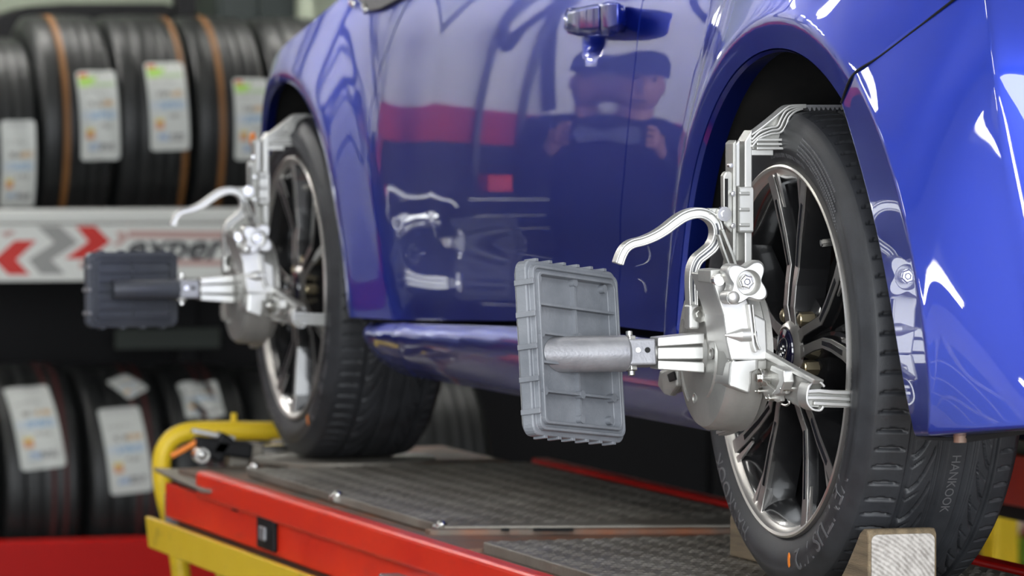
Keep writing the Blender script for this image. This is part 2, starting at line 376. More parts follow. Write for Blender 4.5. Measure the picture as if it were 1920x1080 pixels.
def shrink(poly, d):
    """move the outline inwards by d (half of the shut line)"""
    P_ = [Vector(p) for p in poly]; n = len(P_); ar = sum(P_[i].x * P_[(i + 1) % n].y - P_[(i + 1) % n].x * P_[i].y for i in range(n))
    s = 1 if ar > 0 else -1; out = []
    for i in range(n):
        t = (P_[(i + 1) % n] - P_[i - 1]); 
        if t.length < 1e-9: out.append(P_[i]); continue
        t.normalize(); out.append(P_[i] + Vector((-t.y, t.x)) * d * s)
    return out
def panel(name, outline, parent, f=Ybody, step=0.012, mat=None, skirt=0.014, gap=0.0018, label=None, flip=False):
    poly = shrink(dens(outline, step), gap); pl = np.array([(p.x, p.y) for p in poly])
    x0, z0 = pl.min(0); x1, z1 = pl.max(0)
    gx, gz = np.meshgrid(np.arange(x0, x1, step), np.arange(z0, z1, step)); gx = gx.ravel(); gz = gz.ravel()
    gx = gx + (np.round(gz / step) % 2) * step * 0.5
    m = inside(gx, gz, pl)
    gx, gz = gx[m], gz[m]
    d = np.min(np.hypot(gx[:, None] - pl[None, :, 0], gz[:, None] - pl[None, :, 1]), axis=1); k = d > step * 0.55
    pts = [Vector(p) for p in pl] + [Vector((a, b)) for a, b in zip(gx[k], gz[k])]; n = len(pl)
    vo, eo, fo, *_ = geometry.delaunay_2d_cdt(pts, [(i, (i + 1) % n) for i in range(n)], [], 1, 1e-7)
    V2 = np.array([(v.x, v.y) for v in vo]); e = 1e-4
    Yv = f(V2[:, 0], V2[:, 1]); dx = (f(V2[:, 0] + e, V2[:, 1]) - f(V2[:, 0] - e, V2[:, 1])) / (2 * e); dz = (f(V2[:, 0], V2[:, 1] + e) - f(V2[:, 0], V2[:, 1] - e)) / (2 * e)
    N = np.stack([dx, -np.ones_like(dx), dz], 1); N /= np.linalg.norm(N, axis=1)[:, None]
    verts = [Vector((a[0], y, a[1])) for a, y in zip(V2, Yv)]
    faces = []; ln = []
    for t in fo:
        t = list(t); a, b, c = (verts[i] for i in t[:3]); g = (b - a).cross(c - a)
        if g.y > 0: t.reverse()
        faces.append(t); ln += [tuple(N[i]) for i in t]
    # skirt: the boundary rolls inwards
    cnt = {}
    for t in faces:
        for i in range(len(t)): cnt.setdefault(frozenset((t[i], t[(i + 1) % len(t)])), []).append((t[i], t[(i + 1) % len(t)]))
    inner = {}
    for ed in cnt.values():
        if len(ed) == 1:
            i, j = ed[0]
            for q in (i, j):
                if q not in inner: inner[q] = len(verts); verts.append(verts[q] + Vector((0, skirt, 0)))
            fc = [j, i, inner[i], inner[j]]; g = (verts[i] - verts[j]).cross(verts[inner[j]] - verts[j]).normalized()
            g2 = (verts[fc[1]] - verts[fc[0]]).cross(verts[fc[2]] - verts[fc[0]]).normalized()
            faces.append(fc); ln += [tuple(g2)] * 4
    off = world_off(parent)
    me = bpy.data.meshes.new(name); me.from_pydata([v - off for v in verts], [], faces); me.polygons.foreach_set('use_smooth', [True] * len(faces))
    me.update(); me.normals_split_custom_set(ln)
    return link(name, me, mat or M['paint'], parent, label)
def path(*pp, f=Ybody): return [on_body(px, py, f) for px, py in pp]
def arc(T, hx, a0, a1, n=40):
    out = []
    for i in range(n + 1):
        a = a0 + (a1 - a0) * i / n; r = float(tab(a, T)); out.append((hx + r * math.cos(math.radians(a)), HUBZ + r * math.sin(math.radians(a))))
    return out

def V3_(*a): return Vector(a)
car = thing('car', 'blue coupe standing on the red lift with alignment clamps on its wheels', 'car', (-1.28, 0.85, 0))
# shut lines traced once, shared by neighbouring panels
seamF = [(-1.62, 0.905)] + path((765, 2), (735, 70), (712, 130), (696, 200), (690, 270), (696, 350), (705, 420), (718, 500), (732, 575), (740, 608))
zs = seamF[-1][1]
SILL_T = 0.276
def ZT(x): return 0.2915 + 0.034 * (min(x, -1.0) + 1.6)
def seam_at(z): 
    zz = [p[1] for p in seamF][::-1]; xx = [p[0] for p in seamF][::-1]; return float(np.interp(z, zz, xx))
seamR = [(-0.50, 0.905)] + path((1205, 2), (1192, 110), (1180, 220), (1170, 330), (1163, 430), (1155, 540))
seamR[-1] = (seamR[-1][0], 0.34)
seamQ = path((1578, 193), (1600, 140), (1650, 106), (1720, 53), (1790, -2), (1850, -50))
# front wing
fw_arc = arc(FA, WB, -14, 140)
seamFl = [p for p in seamF if p[1] > SILL_T + 0.004] + [(seam_at(SILL_T), SILL_T)]
wing = seamFl + [(-2.125, SILL_T)] + [p for p in fw_arc if p[1] > SILL_T and p[0] > -2.86] + [(-2.868, 0.64), (-2.93, 0.63), (-2.90, 0.66), (-2.85, 0.69), (-2.75, 0.735), (-2.60, 0.775), (-2.50, 0.805), (-2.35, 0.86), (-2.15, 0.905)]
panel('front_wing', wing, car, step=0.009)
sq_ = [V3_(x, float(Ybody(x, z)) - 0.0002, z) for x, z in seamQ]
MB().tube(catmull(sq_, 5), 0.0017, 6).build('seam_gap_line', M['black'], car)  # black tube stands in for the shade in the panel gap
# front bumper corner ahead of the wheel
fb = [(-2.868, 0.635)] + [p for p in arc(FA, WB, 134, 190) if p[1] < 0.62 and p[1] > 0.2] + [(-3.02, 0.19), (-3.35, 0.20), (-3.38, 0.45), (-3.2, 0.55), (-2.93, 0.625)]
panel('front_bumper', fb, car)
# door
seamRl = [p for p in seamR if p[1] > 0.335]
door = seamFl + [(-1.0, ZT(-1)), (seamR[-1][0] - 0.012, ZT(-1)), (seamR[-1][0], ZT(-1) + 0.02)] + seamRl[::-1][0:]
door_o = panel('door', door, car, label='long blue side door with a pull handle')
# sill with its ledge
def Ysill(x, z):
    x = np.asarray(x, float); z = np.asarray(z, float) - 0.034 * (np.minimum(x, -1.0) + 1.6) * np.clip((np.asarray(z, float) - 0.2) / 0.08, 0, 1)
    y = np.interp(z, [0.10, 0.15, 0.18, 0.20, 0.225, 0.25, 0.262, 0.272, 0.281, 0.288, 0.30], [0.20, 0.11, 0.062, 0.036, 0.018, 0.007, 0.005, 0.009, 0.02, 0.034, 0.045])
    return y + 0.012 * S((-2.0 - x) / 0.2)
def Ysill_s(x, z):
    o = 0
    for d, w_ in ((-0.006, .25), (0, .5), (0.006, .25)): o = o + w_ * Ysill(x, np.asarray(z) + d)
    return o
xs_ = seam_at(SILL_T)
sillF = path((742, 612), (748, 650), (762, 692), f=Ysill_s)
panel('side_skirt', [(sillF[0][0], ZT(-1.9) - 0.005), sillF[1], (sillF[2][0], 0.18), (-0.44, 0.18), (-0.40, 0.20), (-0.385, 0.306), (-1.0, 0.306)], car, f=Ysill_s)
panel('wing_foot', [(sillF[0][0], ZT(-1.9) - 0.005), sillF[1], (sillF[2][0], 0.18), (-2.05, 0.18), (-2.10, 0.20), (-2.125, ZT(-2.12) - 0.005)], car, f=Ysill_s)
# rear quarter
qarc = [p for p in arc(RA, 0, 54.5, 184) if p[1] > 0.316]
quarter = [(seamR[0][0], 0.905)] + seamR[1:] + [(seamR[-1][0], ZT(-1)), (-0.39, ZT(-1))] + qarc[::-1] + seamQ + [(seamQ[-1][0] + 0.05, 0.905)]
panel('rear_quarter', quarter, car, step=0.0065)
# arch return flanges, facing into the wheel wells
def flange(T, hx, a0, a1, name, depth=0.032):
    pr = arc(T, hx, a0, a1, 60); vs = []; fs = []
    for i, (x, z) in enumerate(pr):
        y = float(Ybody(x, z)) + 0.001; rr = Vector((x - hx, 0, z - HUBZ)).normalized()
        vs += [Vector((x, y, z)), Vector((x, y + 0.006, z)) - rr * 0.003, Vector((x, y + depth, z)) + rr * 0.004, Vector((x, y + depth + 0.004, z)) + rr * 0.03]
    for i in range(len(pr) - 1):
        for k in range(3): fs.append((i * 4 + k, i * 4 + k + 1, i * 4 + 5 + k, i * 4 + 4 + k))
    MB().add(vs, fs, True).build(name, M['paint'], car)
flange(RA, 0, 40, 184, 'arch_lip', 0.036); flange(FA, WB, -3, 165, 'arch_lip', 0.024)
# wheel wells
for hx, R0 in ((0, 0.43), (WB, 0.43)):
    prof = [(0.022, R0 - 0.005), (0.05, R0), (0.12, R0), (0.36, R0 - 0.01), (0.42, R0 - 0.06), (0.44, 0.02)]
    m = MB().lathe((hx, 0, HUBZ), (0, 1, 0), prof, 40, math.radians(-188), math.radians(6), ref=(1, 0, 0))
    m.sm = [True] * len(m.sm); m.build('wheel_well', M['liner'], car)
# rear bumper cage: columns arch edge, ridge, ridge+, mid, crease-, crease, rear
rows = [  # (A px), (B px), (C px)
    ((1578, 196), (1601, 138), (1846, -46)),
    ((1598, 262), (1650, 236), (1864, 110)),
    ((1634, 388), (1683, 366), (1876, 232)),
    ((1656, 500), (1712, 480), (1893, 380)),
    ((1672, 590), (1728, 585), (1915, 530)),
    ((1690, 690), (1742, 690), (1930, 640)),
    ((1702, 770), (1738, 765), (1948, 740)),
    ((1716, 818), (1742, 816), (1965, 800)),
]
cage = []
def fitcol(i, y, deg):
    P_ = [aty(*r_[i], y) for r_ in rows]; z_ = np.array([p.z for p in P_]); c_ = np.polyfit(z_, [p.x for p in P_], deg)
    return [V3(float(np.polyval(c_, z)), y, z) for z in z_]
V3 = lambda *a: Vector(a)
fA, fB, fC = fitcol(0, -0.006, 4), fitcol(1, -0.012, 4), fitcol(2, 0.085, 2)
for k, (a, b, c) in enumerate(rows):
    A, B, Cc = fA[k].copy(), fB[k].copy(), fC[k].copy()
    if k == 0: A = aty(*a, float(Ybody(*seamQ[0])))
    if k == 0:
        B = aty(*b, float(Ybody(*seamQ[1])))
        Cc = aty(*c, float(Ybody(*seamQ[5])))
    nB = (B - A)
    cols = [A + Vector((0, 0.035, 0)), A, A.lerp(B, 0.12), A.lerp(B, 0.85), B, B.lerp(Cc, 0.07), B.lerp(Cc, 0.35) + Vector((0, -0.004, 0)), B.lerp(Cc, 0.68) + Vector((0, -0.004, 0)), B.lerp(Cc, 0.95), Cc,
            Cc + Vector((0.015, 0.035, 0)), Cc + Vector((0.10, 0.28, 0.0)), Cc + Vector((0.16, 0.78, 0))]
    cage.append(cols)
last = cage[-1]
cage.append([p + Vector((-0.01, 0.03, -0.004)) for p in last])
cage.append([p + Vector((-0.03, 0.10, 0.0)) for p in last])
# rear face swells out below the crease line (light step seen at the right edge)
for k, cols in enumerate(cage):
    for q in (10, 11, 12):
        cols[q] = cols[q] + Vector((0.05 * min(1, max(0, (k - 1.2) / 1.2)) if q > 10 else 0.004 * k, 0, 0))
vs = [p for r_ in cage for p in r_]; nc = len(cage[0]); fs = []
for i in range(len(cage) - 1):
    for j in range(nc - 1): fs.append((i * nc + j, i * nc + j + 1, (i + 1) * nc + j + 1, (i + 1) * nc + j))
off = world_off(car)
me = bpy.data.meshes.new('rear_bumper'); me.from_pydata([v - off for v in vs], [], fs); me.polygons.foreach_set('use_smooth', [True] * len(fs)); me.update()
bm = bmesh.new(); bm.from_mesh(me); cl = bm.edges.layers.float.new('crease_edge'); bm.verts.ensure_lookup_table()
for e in bm.edges:
    a, b = sorted(v.index for v in e.verts)
    if e.is_boundary: e[cl] = 1.0
    elif b - a == nc and a % nc in (1,): e[cl] = 0.8
    elif b - a == nc and a % nc in (4, 9): e[cl] = 0.35
    elif b - a == 1 and a // nc == 7: e[cl] = 0.5
bmesh.ops.recalc_face_normals(bm, faces=bm.faces); bm.to_mesh(me); bm.free()
rb_ = link('rear_bumper', me, M['paint'], car, sub=3)
# ------------------------------------------------------------------ rest of the car
def V(*a): return Vector(a)
MB().box((-3.15, 0.30, 0.20), (0.40, 1.40, 0.30)).box((-2.12, 0.12, 0.19), (-0.45, 1.58, 0.24)).box((-2.13, 0.16, 0.24), (-0.45, 1.54, 0.8)).box((0.47, 0.3, 0.32), (0.68, 1.4, 0.7)).build('underbody', newmat('dark_blue_underseal', (0.006, 0.009, 0.026), 0.7), car)
def cabin(prof, y0, y1, inset):
    a = [V(x, y0 + i_, z) for (x, z), i_ in zip(prof, inset)]; b = [V(x, y1 - i_, z) for (x, z), i_ in zip(prof, inset)]; n = len(a)
    m = MB(); tr = geometry.tessellate_polygon([a]); m.add(a + b, [tuple(t) for t in tr] + [tuple(n + i for i in t) for t in tr] + [(i, (i + 1) % n, n + (i + 1) % n, n + i) for i in range(n)]); return m
cabin([(-1.95, 0.86), (-1.25, 1.22), (-0.55, 1.26), (0.25, 1.02), (0.3, 0.86)], 0.10, 1.60, [0, 0.16, 0.16, 0.12, 0.02]).build('greenhouse', M['glass'], car, bevel=0.04)
cabin([(-1.30, 1.225), (-0.5, 1.265), (-0.4, 1.28), (-0.85, 1.31), (-1.2, 1.29)], 0.24, 1.46, [0, 0, 0, .08, .08]).build('roof', M['paint'], car, bevel=0.01)
cabin([(-3.3, 0.3), (-3.3, 0.55), (-3.0, 0.68), (-2.5, 0.80), (-1.95, 0.90), (-1.95, 0.3)], 0.42, 1.28, [0.1, 0.1, 0, 0, 0, 0]).build('bonnet', M['paint'], car, bevel=0.05)
cabin([(0.2, 0.5), (0.2, 0.93), (0.6, 0.9), (0.74, 0.8), (0.76, 0.4), (0.6, 0.3)], 0.35, 1.35, [0, 0.1, 0.1, 0, 0, 0]).build('boot', M['paint'], car, bevel=0.04)
MB().box((-2.06, 0.14, 0.868), (0.4, 1.56, 0.90)).build('waist_shelf', M['black'], car)
# bumper underside lip and fixing screw
p0 = aty(1800, 828, 0.03)
MB().bar(aty(1722, 821, 0.0), aty(1800, 824, 0.03), (0, 1, 0), 0.012, 0.004).bar(aty(1800, 824, 0.03), aty(1925, 806, 0.11), (0, 1, 0), 0.012, 0.004).build('bumper_edge', M['liner'], car)
MB().cyl(p0 + V(0, 0, -0.001), p0 + V(0, 0, 0.008), 0.008, n=14).build('screw', M['rust'], car)
# side marker on the front bumper
mk = MB(); q = aty(474, 262, 0.03); mk.ball(q, 0.012, 8, (1.2, 0.5, 1.3)); mk.build('side_marker', M['orange'], car)
# wing vent trim at the mirror base
vt = [on_body(*p) for p in ((668, -8), (700, 22), (722, 18), (770, -8))]
MB().prism([V(x, float(Ybody(x, z)) - 0.002, z) for x, z in vt], (0, 0.01, 0)).build('mirror_foot', M['blackgloss'], car, bevel=0.003)
for a, b in (((664, 4), (672, 10)), ((688, 8), (694, 22))):
    x0, z0 = on_body(*a); x1, z1 = on_body(*b)
    MB().bar(V(x0, float(Ybody(x0, z0)) - 0.006, z0), V(x1, float(Ybody(x1, z1)) - 0.006, z1), (0, 1, 0), 0.01, 0.012).build('vent_fin', M['steel'], car, bevel=0.003)
# door handle: two flared feet, a grip bar with a parting line, and the scooped cup beneath
hx, hz = on_body(1112, 42)
def HY(x, z): return float(Ybody(x, z))
def dpt(px, py, out): 
    x, z = on_body(px, py); return V(x, HY(x, z) - out, z)
HXP = aty(1112, 42, HY(hx, hz) - 0.045)
def hpt(px, py, y): return aty(px, py, y)
yb = HY(hx, hz)
ring = []
for px, pt, pb, out in ((1056, 30, 58, 0.020), (1064, 20, 66, 0.036), (1082, 14, 70, 0.044), (1106, 9, 70, 0.047), (1124, 6, 68, 0.047)):
    ring.append([hpt(px, pt, yb - out + 0.014), hpt(px, pt + 2, yb - out), hpt(px, pb - 12, yb - out), hpt(px + 2, pb, yb - out + 0.016), hpt(px + 14, pb - 8, yb - out + 0.03), hpt(px + 14, pt + 4, yb - out + 0.03)])
def ringmesh(ring):
    m = MB(); k = len(ring[0]); vs = [p for r_ in ring for p in r_]; fs = []
    for i in range(len(ring) - 1):
        for q_ in range(k): fs.append((i * k + q_, i * k + (q_ + 1) % k, (i + 1) * k + (q_ + 1) % k, (i + 1) * k + q_))
    fs += [tuple(range(k)), tuple(range((len(ring) - 1) * k, len(ring) * k))]; return m.add(vs, fs, True)
hd = ringmesh(ring).build('door_handle', M['paint'], door_o, bevel=0.006, segs=4)
ring2 = []
for px, pt, pb, out in ((1126, 6, 68, 0.047), (1142, 3, 68, 0.048), (1158, 3, 62, 0.042), (1168, 8, 54, 0.030), (1173, 16, 46, 0.016)):
    ring2.append([hpt(px, pt, yb - out + 0.014), hpt(px, pt + 2, yb - out), hpt(px, pb - 14, yb - out), hpt(px + 1, pb, yb - out + 0.016), hpt(px + 6, pb - 8, yb - out + 0.034), hpt(px + 6, pt + 4, yb - out + 0.034)])
ringmesh(ring2).build('handle_cap', M['paint'], door_o, bevel=0.006, segs=4)
cup = MB(); cp = [on_body(*p) for p in ((1085, 20), (1082, 60), (1088, 90), (1098, 104), (1110, 98), (1122, 76), (1132, 50), (1140, 20))]
cup.add([V(x, HY(x, z) - 0.0006, z) for x, z in cp] + [V(*[(cp[2][0] + cp[5][0]) / 2, HY(*cp[3]) + 0.0, (cp[0][1] + cp[3][1]) / 2]) + V(0, 0.018, 0)], [(i, (i + 1) % 8, 8) for i in range(8)], True)
for px in (1078, 1146):
    x, z = on_body(px, 30); MB().cyl(V(x, HY(x, z) + 0.01, z), V(x, HY(x, z) - 0.012, z), 0.014, 0.012, 12).build('handle_post', M['paint'], door_o)

# ------------------------------------------------------------------ wheel (four, sharing meshes)
def tyre_mesh(name, detail=True, R=0.3146, W=0.212, y0=0.0, rim=0.243, na=960, lug=80):
    side_o = [(0.012, rim - 0.006), (0.003, rim), (0.0005, rim + 0.004), (-0.001, rim + 0.008), (-0.004, rim + 0.014), (-0.0065, rim + 0.022), (-0.008, rim + 0.028), (-0.0078, rim + 0.033), (-0.006, rim + 0.040), (-0.0062, rim + 0.0405), (-0.004, rim + 0.047), (-0.0035, rim + 0.0475), (-0.0005, rim + 0.053), (0.004, rim + 0.059)]
    sc = (R - rim) / 0.0716
    side_o = [(w_, rim + (r_ - rim) * sc) for w_, r_ in side_o]
    ws = list(np.arange(0.009, W - 0.009 + 1e-6, 0.0013 if detail else 0.006))
    def crown(w_):
        d = abs(w_ - W / 2) / (W / 2); return R - 0.0045 * d ** 2 - 0.0052 * max(0, (d - 0.72) / 0.28) ** 2.2
    prof = side_o + [(w_, crown(w_)) for w_ in ws] + [(W - a, b) for a, b in side_o[::-1]]
    prof = np.array(prof); th = np.arange(na) * 2 * PI / na
    w_ = prof[:, 0][None, :]; r = np.repeat(prof[:, 1][None, :], na, 0); t = th[:, None] + 0 * w_; w_ = w_ + 0 * t
    dep = np.zeros_like(r)
    tread = (w_ > 0.0085) & (w_ < W - 0.0085) & (np.arange(prof.shape[0])[None, :] >= len(side_o)) & (np.arange(prof.shape[0])[None, :] < len(side_o) + len(ws))
    s_ = W / 0.212
    def groove(c, hw, dp, soft=0.0008): return dp * np.clip((hw - np.abs(w_ - c * s_)) / soft, 0, 1)
    for c, hw in ((0.062, 0.004), (0.107, 0.0045), (0.141, 0.0045), (0.176, 0.0038)): dep = np.maximum(dep, groove(c, hw, 0.0065))
    if detail:
        for c in (0.0975, 0.1005, 0.1475, 0.1505): dep = np.maximum(dep, groove(c, 0.0011, 0.0018, 0.0006))
        Lp = 2 * PI * R / lug
        def lens(cw, hl, hw, dp, ph=0.0, n=lug, bow=0.0, slope=0.0):
            L = 2 * PI * R / n; u = (w_ - cw) / hl; off_ = bow * u ** 2 + slope * (w_ - cw)
            d = (np.mod(t * n / (2 * PI) + ph + off_ / L, 1) - 0.5) * L
            width = hw * np.sqrt(np.clip(1 - u * u, 0, 1)); return np.where(np.abs(u) < 1, dp * np.clip((width - np.abs(d)) / 0.0009, 0, 1), 0)
        dep = np.maximum(dep, lens(0.034, 0.020, 0.0024, 0.006, 0, lug, 0.002))
        dep = np.maximum(dep, lens(0.194, 0.013, 0.0022, 0.006, 0.3, lug, 0.002))
        dep = np.maximum(dep, lens(0.072, 0.009, 0.0014, 0.004, 0.2, lug // 2, 0, -0.9))
        dep = np.maximum(dep, lens(0.163, 0.007, 0.0014, 0.004, 0.6, lug // 2, 0, 1.2))
        def curve(w0, w1, L, hw, ph, n=lug // 2):
            u = np.clip((w_ - w0) / (w1 - w0), 0, 1); P_ = 2 * PI * R / n; best = np.zeros_like(r)
            for k in (0, 1):
                d = (np.mod(t * n / (2 * PI) + ph - (L * u ** 1.9) / P_, 1) - 0.5) * P_
                width = hw * (1 - 0.45 * u) * (1 + 2.5 * u); best = np.where((u > 0) & (u < 1), 0.006 * np.clip((width - np.abs(d)) / 0.0009, 0, 1), 0)
            return best
        dep = np.maximum(dep, curve(0.064, 0.094, 0.060, 0.0026, 0.0)); dep = np.maximum(dep, curve(0.174, 0.1535, 0.060, 0.0026, 0.4))
    dep = np.where(tread, dep, 0); r = r - dep
    # block edge of the shoulder runs a little way down the wall
    X = r * np.cos(t); Z = r * np.sin(t); Y = w_ + y0
    k = prof.shape[0]; vs = np.stack([X, Y, Z], 2).reshape(-1, 3)
    i = np.arange(na)[:, None]; j = np.arange(k - 1)[None, :]; a = i * k + j; b = ((i + 1) % na) * k + j
    fs = np.stack([a, a + 1, b + 1, b], 2).reshape(-1, 4)
    me = bpy.data.meshes.new(name); me.vertices.add(len(vs)); me.vertices.foreach_set('co', vs.ravel())
    me.loops.add(fs.size); me.loops.foreach_set('vertex_index', fs.ravel()); me.polygons.add(len(fs))
    me.polygons.foreach_set('loop_start', np.arange(len(fs)) * 4); me.polygons.foreach_set('loop_total', np.full(len(fs), 4))
    me.polygons.foreach_set('use_smooth', np.ones(len(fs), bool)); me.update(); me.validate(); return me
def pol(r, a, y): a = math.radians(a); return V(r * math.cos(a), y, r * math.sin(a))
wheel_loc = V(0, 0, HUBZ)
car_off = world_off(car)
rim = MB(); rim.lathe((0, 0, 0), (0, 1, 0), [(0.004, 0.2435), (-0.003, 0.2425), (-0.0045, 0.240), (-0.003, 0.2365), (0.002, 0.2335), (0.004, 0.230), (0.006, 0.2285)], 128)
rim.v = [v + car_off for v in rim.v]
wheel = rim.build('wheel', M['machined'], car, label='rear alloy wheel with black spokes and low tyre'); 
wheel.location = wheel_loc - car_off
def wpart(mb, name, mat, **k):
    # built in hub coordinates; shift so that the child of the wheel sits right
    off = world_off(wheel); mb.v = [v + off for v in mb.v]; return mb.build(name, mat, wheel, **k)
bar_ = MB().lathe((0, 0, 0), (0, 1, 0), [(0.006, 0.2285), (0.010, 0.223), (0.020, 0.216), (0.045, 0.208), (0.12, 0.203), (0.185, 0.215), (0.20, 0.232)], 96)
wpart(bar_, 'rim_barrel', M['rimblack'])
tm = tyre_mesh('tyre'); tm.materials.append(M['rubber'])
ty = bpy.data.objects.new('tyre', tm); C.objects.link(ty); ty.parent = wheel
# brake disc, caliper
wpart(MB().lathe((0, 0, 0), (0, 1, 0), [(0.085, 0.0), (0.085, 0.075), (0.105, 0.08), (0.105, 0.145), (0.125, 0.145)], 64), 'brake_disc', M['black'])
cal = MB()
for a in range(150, 215, 8): cal.bar(pol(0.13, a, 0.11), pol(0.13, a + 8, 0.11), (0, 1, 0), 0.08, 0.05)
wpart(cal, 'brake_caliper', M['blackgloss'])
# hub, ten spokes in five pairs
PAIRS = [87.5 - 72 * k for k in range(5)]
hub = MB().lathe((0, 0, 0), (0, 1, 0), [(0.008, 0.030), (0.010, 0.036), (0.022, 0.046), (0.036, 0.074), (0.075, 0.080)], 60)
wpart(hub, 'hub', M['rimblack'])
def ribbon(path_, wd, t0, t1):
    """flat ribbon facing -y with thickness from t0 to t1 behind the face; path_ [(r, ang, y, halfwidth)]"""
    vs = []; n = len(path_); pts = [pol(r, a, y) for r, a, y, h in path_]
    for i in range(n):
        tn = (pts[min(i + 1, n - 1)] - pts[max(i - 1, 0)]); tn.y = 0; tn.normalize(); sd = V(-tn.z, 0, tn.x); h = path_[i][3]
        for sgn in (-1, 1): vs.append(pts[i] + sd * (h * sgn) + V(0, t0, 0))
        for sgn in (1, -1): vs.append(pts[i] + sd * (h * sgn * wd) + V(0, t1, 0))
    fs = []
    for i in range(n - 1):
        for q_ in range(4): fs.append((i * 4 + q_, i * 4 + (q_ + 1) % 4, i * 4 + 4 + (q_ + 1) % 4, i * 4 + 4 + q_))
    fs += [(0, 1, 2, 3), tuple((n - 1) * 4 + q_ for q_ in (3, 2, 1, 0))]
    return vs, fs
def spoke_path(c, s, dh=0.0, da=0.0):
    return [(0.036, c + s * 16, 0.011, 0.0085 + dh), (0.060, c + s * 12, 0.008, 0.0062 + dh), (0.088, c + s * 8.6, 0.010, 0.0058 + dh), (0.112, c + s * 7.6, 0.013, 0.0066 + dh), (0.150, c + s * 10.3, 0.010, 0.0078 + dh), (0.200, c + s * 13.6, 0.006, 0.0085 + dh), (0.2335, c + s * 15.3, 0.002, 0.0095 + dh)]
for c in PAIRS:
    for s in (-1, 1):
        body = MB(); vs, fs = ribbon(spoke_path(c, s, 0.0012), 1.9, 0.0012, 0.040); body.add(vs, fs)
        # the dark inner flank of each spoke, stepping down towards its partner
        vs, fs = ribbon([(r, a - s * (2.2 if r > 0.1 else 1.0), y + 0.012, h * 1.5) for r, a, y, h in spoke_path(c, s)[1:]], 1.2, 0.0, 0.030); body.add(vs, fs)
        sp = wpart(body, 'spoke', M['rimblack'])
        fc = MB(); vs, fs = ribbon(spoke_path(c, s), 1.0, 0.0, 0.0015); fc.add(vs, fs)
        # short fork at the rim, on the inner side of the pair
        vs, fs = ribbon([(0.188, c + s * 9.0, 0.010, 0.0014), (0.212, c + s * 9.6, 0.006, 0.003), (0.2335, c + s * 10.2, 0.002, 0.0048)], 1.0, 0.0, 0.003); fc.add(vs, fs)
        wpart(fc, 'spoke_face', M['machined'])
        gr = MB(); vs, fs = ribbon([(r, a, y - 0.0006, h * 0.42) for r, a, y, h in spoke_path(c, s)[3:6]], 1.0, 0.0, 0.0015); gr.add(vs, fs); wpart(gr, 'spoke_groove', M['rimblack'])
    # web joining the pair behind the faces
    vs, fs = ribbon([(0.040, c, 0.022, 0.012), (0.075, c, 0.022, 0.014), (0.118, c, 0.030, 0.012), (0.15, c, 0.045, 0.006)], 1.2, 0.0, 0.02)
    wpart(MB().add(vs, fs), 'spoke_web', M['rimblack'])
wpart(MB().lathe((0, 0, 0), (0, 1, 0), [(0.0, 0.0), (0.001, 0.020), (0.003, 0.0285), (0.008, 0.0300), (0.02, 0.030)], 48), 'hub_cap', M['logo_blue'])
hr = MB().lathe((0, 0, 0), (0, 1, 0), [(0.006, 0.0300), (0.0045, 0.032), (0.006, 0.036), (0.014, 0.042)], 48); wpart(hr, 'hub_ring', M['machined'])
for k in range(5):
    a = 51.5 + 72 * k; m = MB().cyl(pol(0.054, a, 0.030), pol(0.054, a, 0.012), 0.0105, 0.0095, 6).ball(pol(0.054, a, 0.012), 0.0075, 5, (1, 0.5, 1)); wpart(m, 'wheel_nut', M['brass'])
m = MB().cyl(pol(0.212, 44, 0.03), pol(0.207, 44, -0.004), 0.0042, n=12)
for k in range(12): m.bar(pol(0.207, 44, -0.002) + pol(0.0042, k * 30, 0), pol(0.209, 44, 0.012) + pol(0.0042, k * 30, 0), (1, 0, 0), 0.001, 0.001)
wpart(m, 'valve_cap', M['steel'])
# badge: an oval of six stars with a ring
bd = MB(); bd.tube([V(0.0225 * math.cos(a), -0.0006 - 0.0, 0.0145 * math.sin(a)) for a in np.linspace(0, 2 * PI, 40, endpoint=False)], 0.0007, 6, closed=True)
def star(cx_, cz_, r_):
    pts = []
    for k in range(8): rr = r_ if k % 2 == 0 else r_ * 0.32; a = k * PI / 4; pts.append(V(cx_ + rr * math.cos(a), -0.0006, cz_ + rr * math.sin(a)))
    bd.prism(pts, (0, 0.0012, 0))
star(-0.010, 0.0035, 0.0055)
for q_ in ((-0.001, 0.006), (0.008, 0.004), (0.0015, -0.002), (-0.006, -0.006), (0.011, -0.004)): star(*q_, 0.003)
bd.v = [Matrix.Rotation(math.radians(-35), 3, 'Y') @ v for v in bd.v]
wpart(bd, 'badge', M['steel'])
# raised sidewall lettering wrapped on the tyre
def sidewall_text(txt, size, r0, a_start, up_out, extr=0.0005, mat='chalk', name='sidewall_lettering', bold=0.0):
    me = text_mesh(txt, size, extr, bold=bold)
    rr = r0 + size * 0.35
    for v in me.vertices:
        x, y, z = v.co
        if up_out: a = math.radians(a_start) - x / rr; r = r0 + y
        else: a = math.radians(a_start) + x / rr; r = r0 + size * 0.7 - y
        yy = np.interp(r, [0.243, 0.247, 0.251, 0.257, 0.265, 0.271, 0.276, 0.283, 0.290, 0.296, 0.302], [0.003, 0.0005, -0.001, -0.004, -0.0065, -0.008, -0.0078, -0.006, -0.004, -0.0005, 0.004])
        v.co = (r * math.cos(a), float(yy) - 0.0003 - z, r * math.sin(a))
    return link(name, me, M[mat], wheel)
sidewall_text('VENTUS V12', 0.039, 0.262, -31, True, 0.0006)
sidewall_text('HANKOOK', 0.030, 0.262, 246, True, 0.0005)
sidewall_text('215/40R18 89Y  RADIAL TUBELESS', 0.0085, 0.252, 98, True, 0.0003)
sidewall_text('DOT  EXTRA LOAD  MAX LOAD 580KG', 0.0085, 0.252, -2, True, 0.0003)
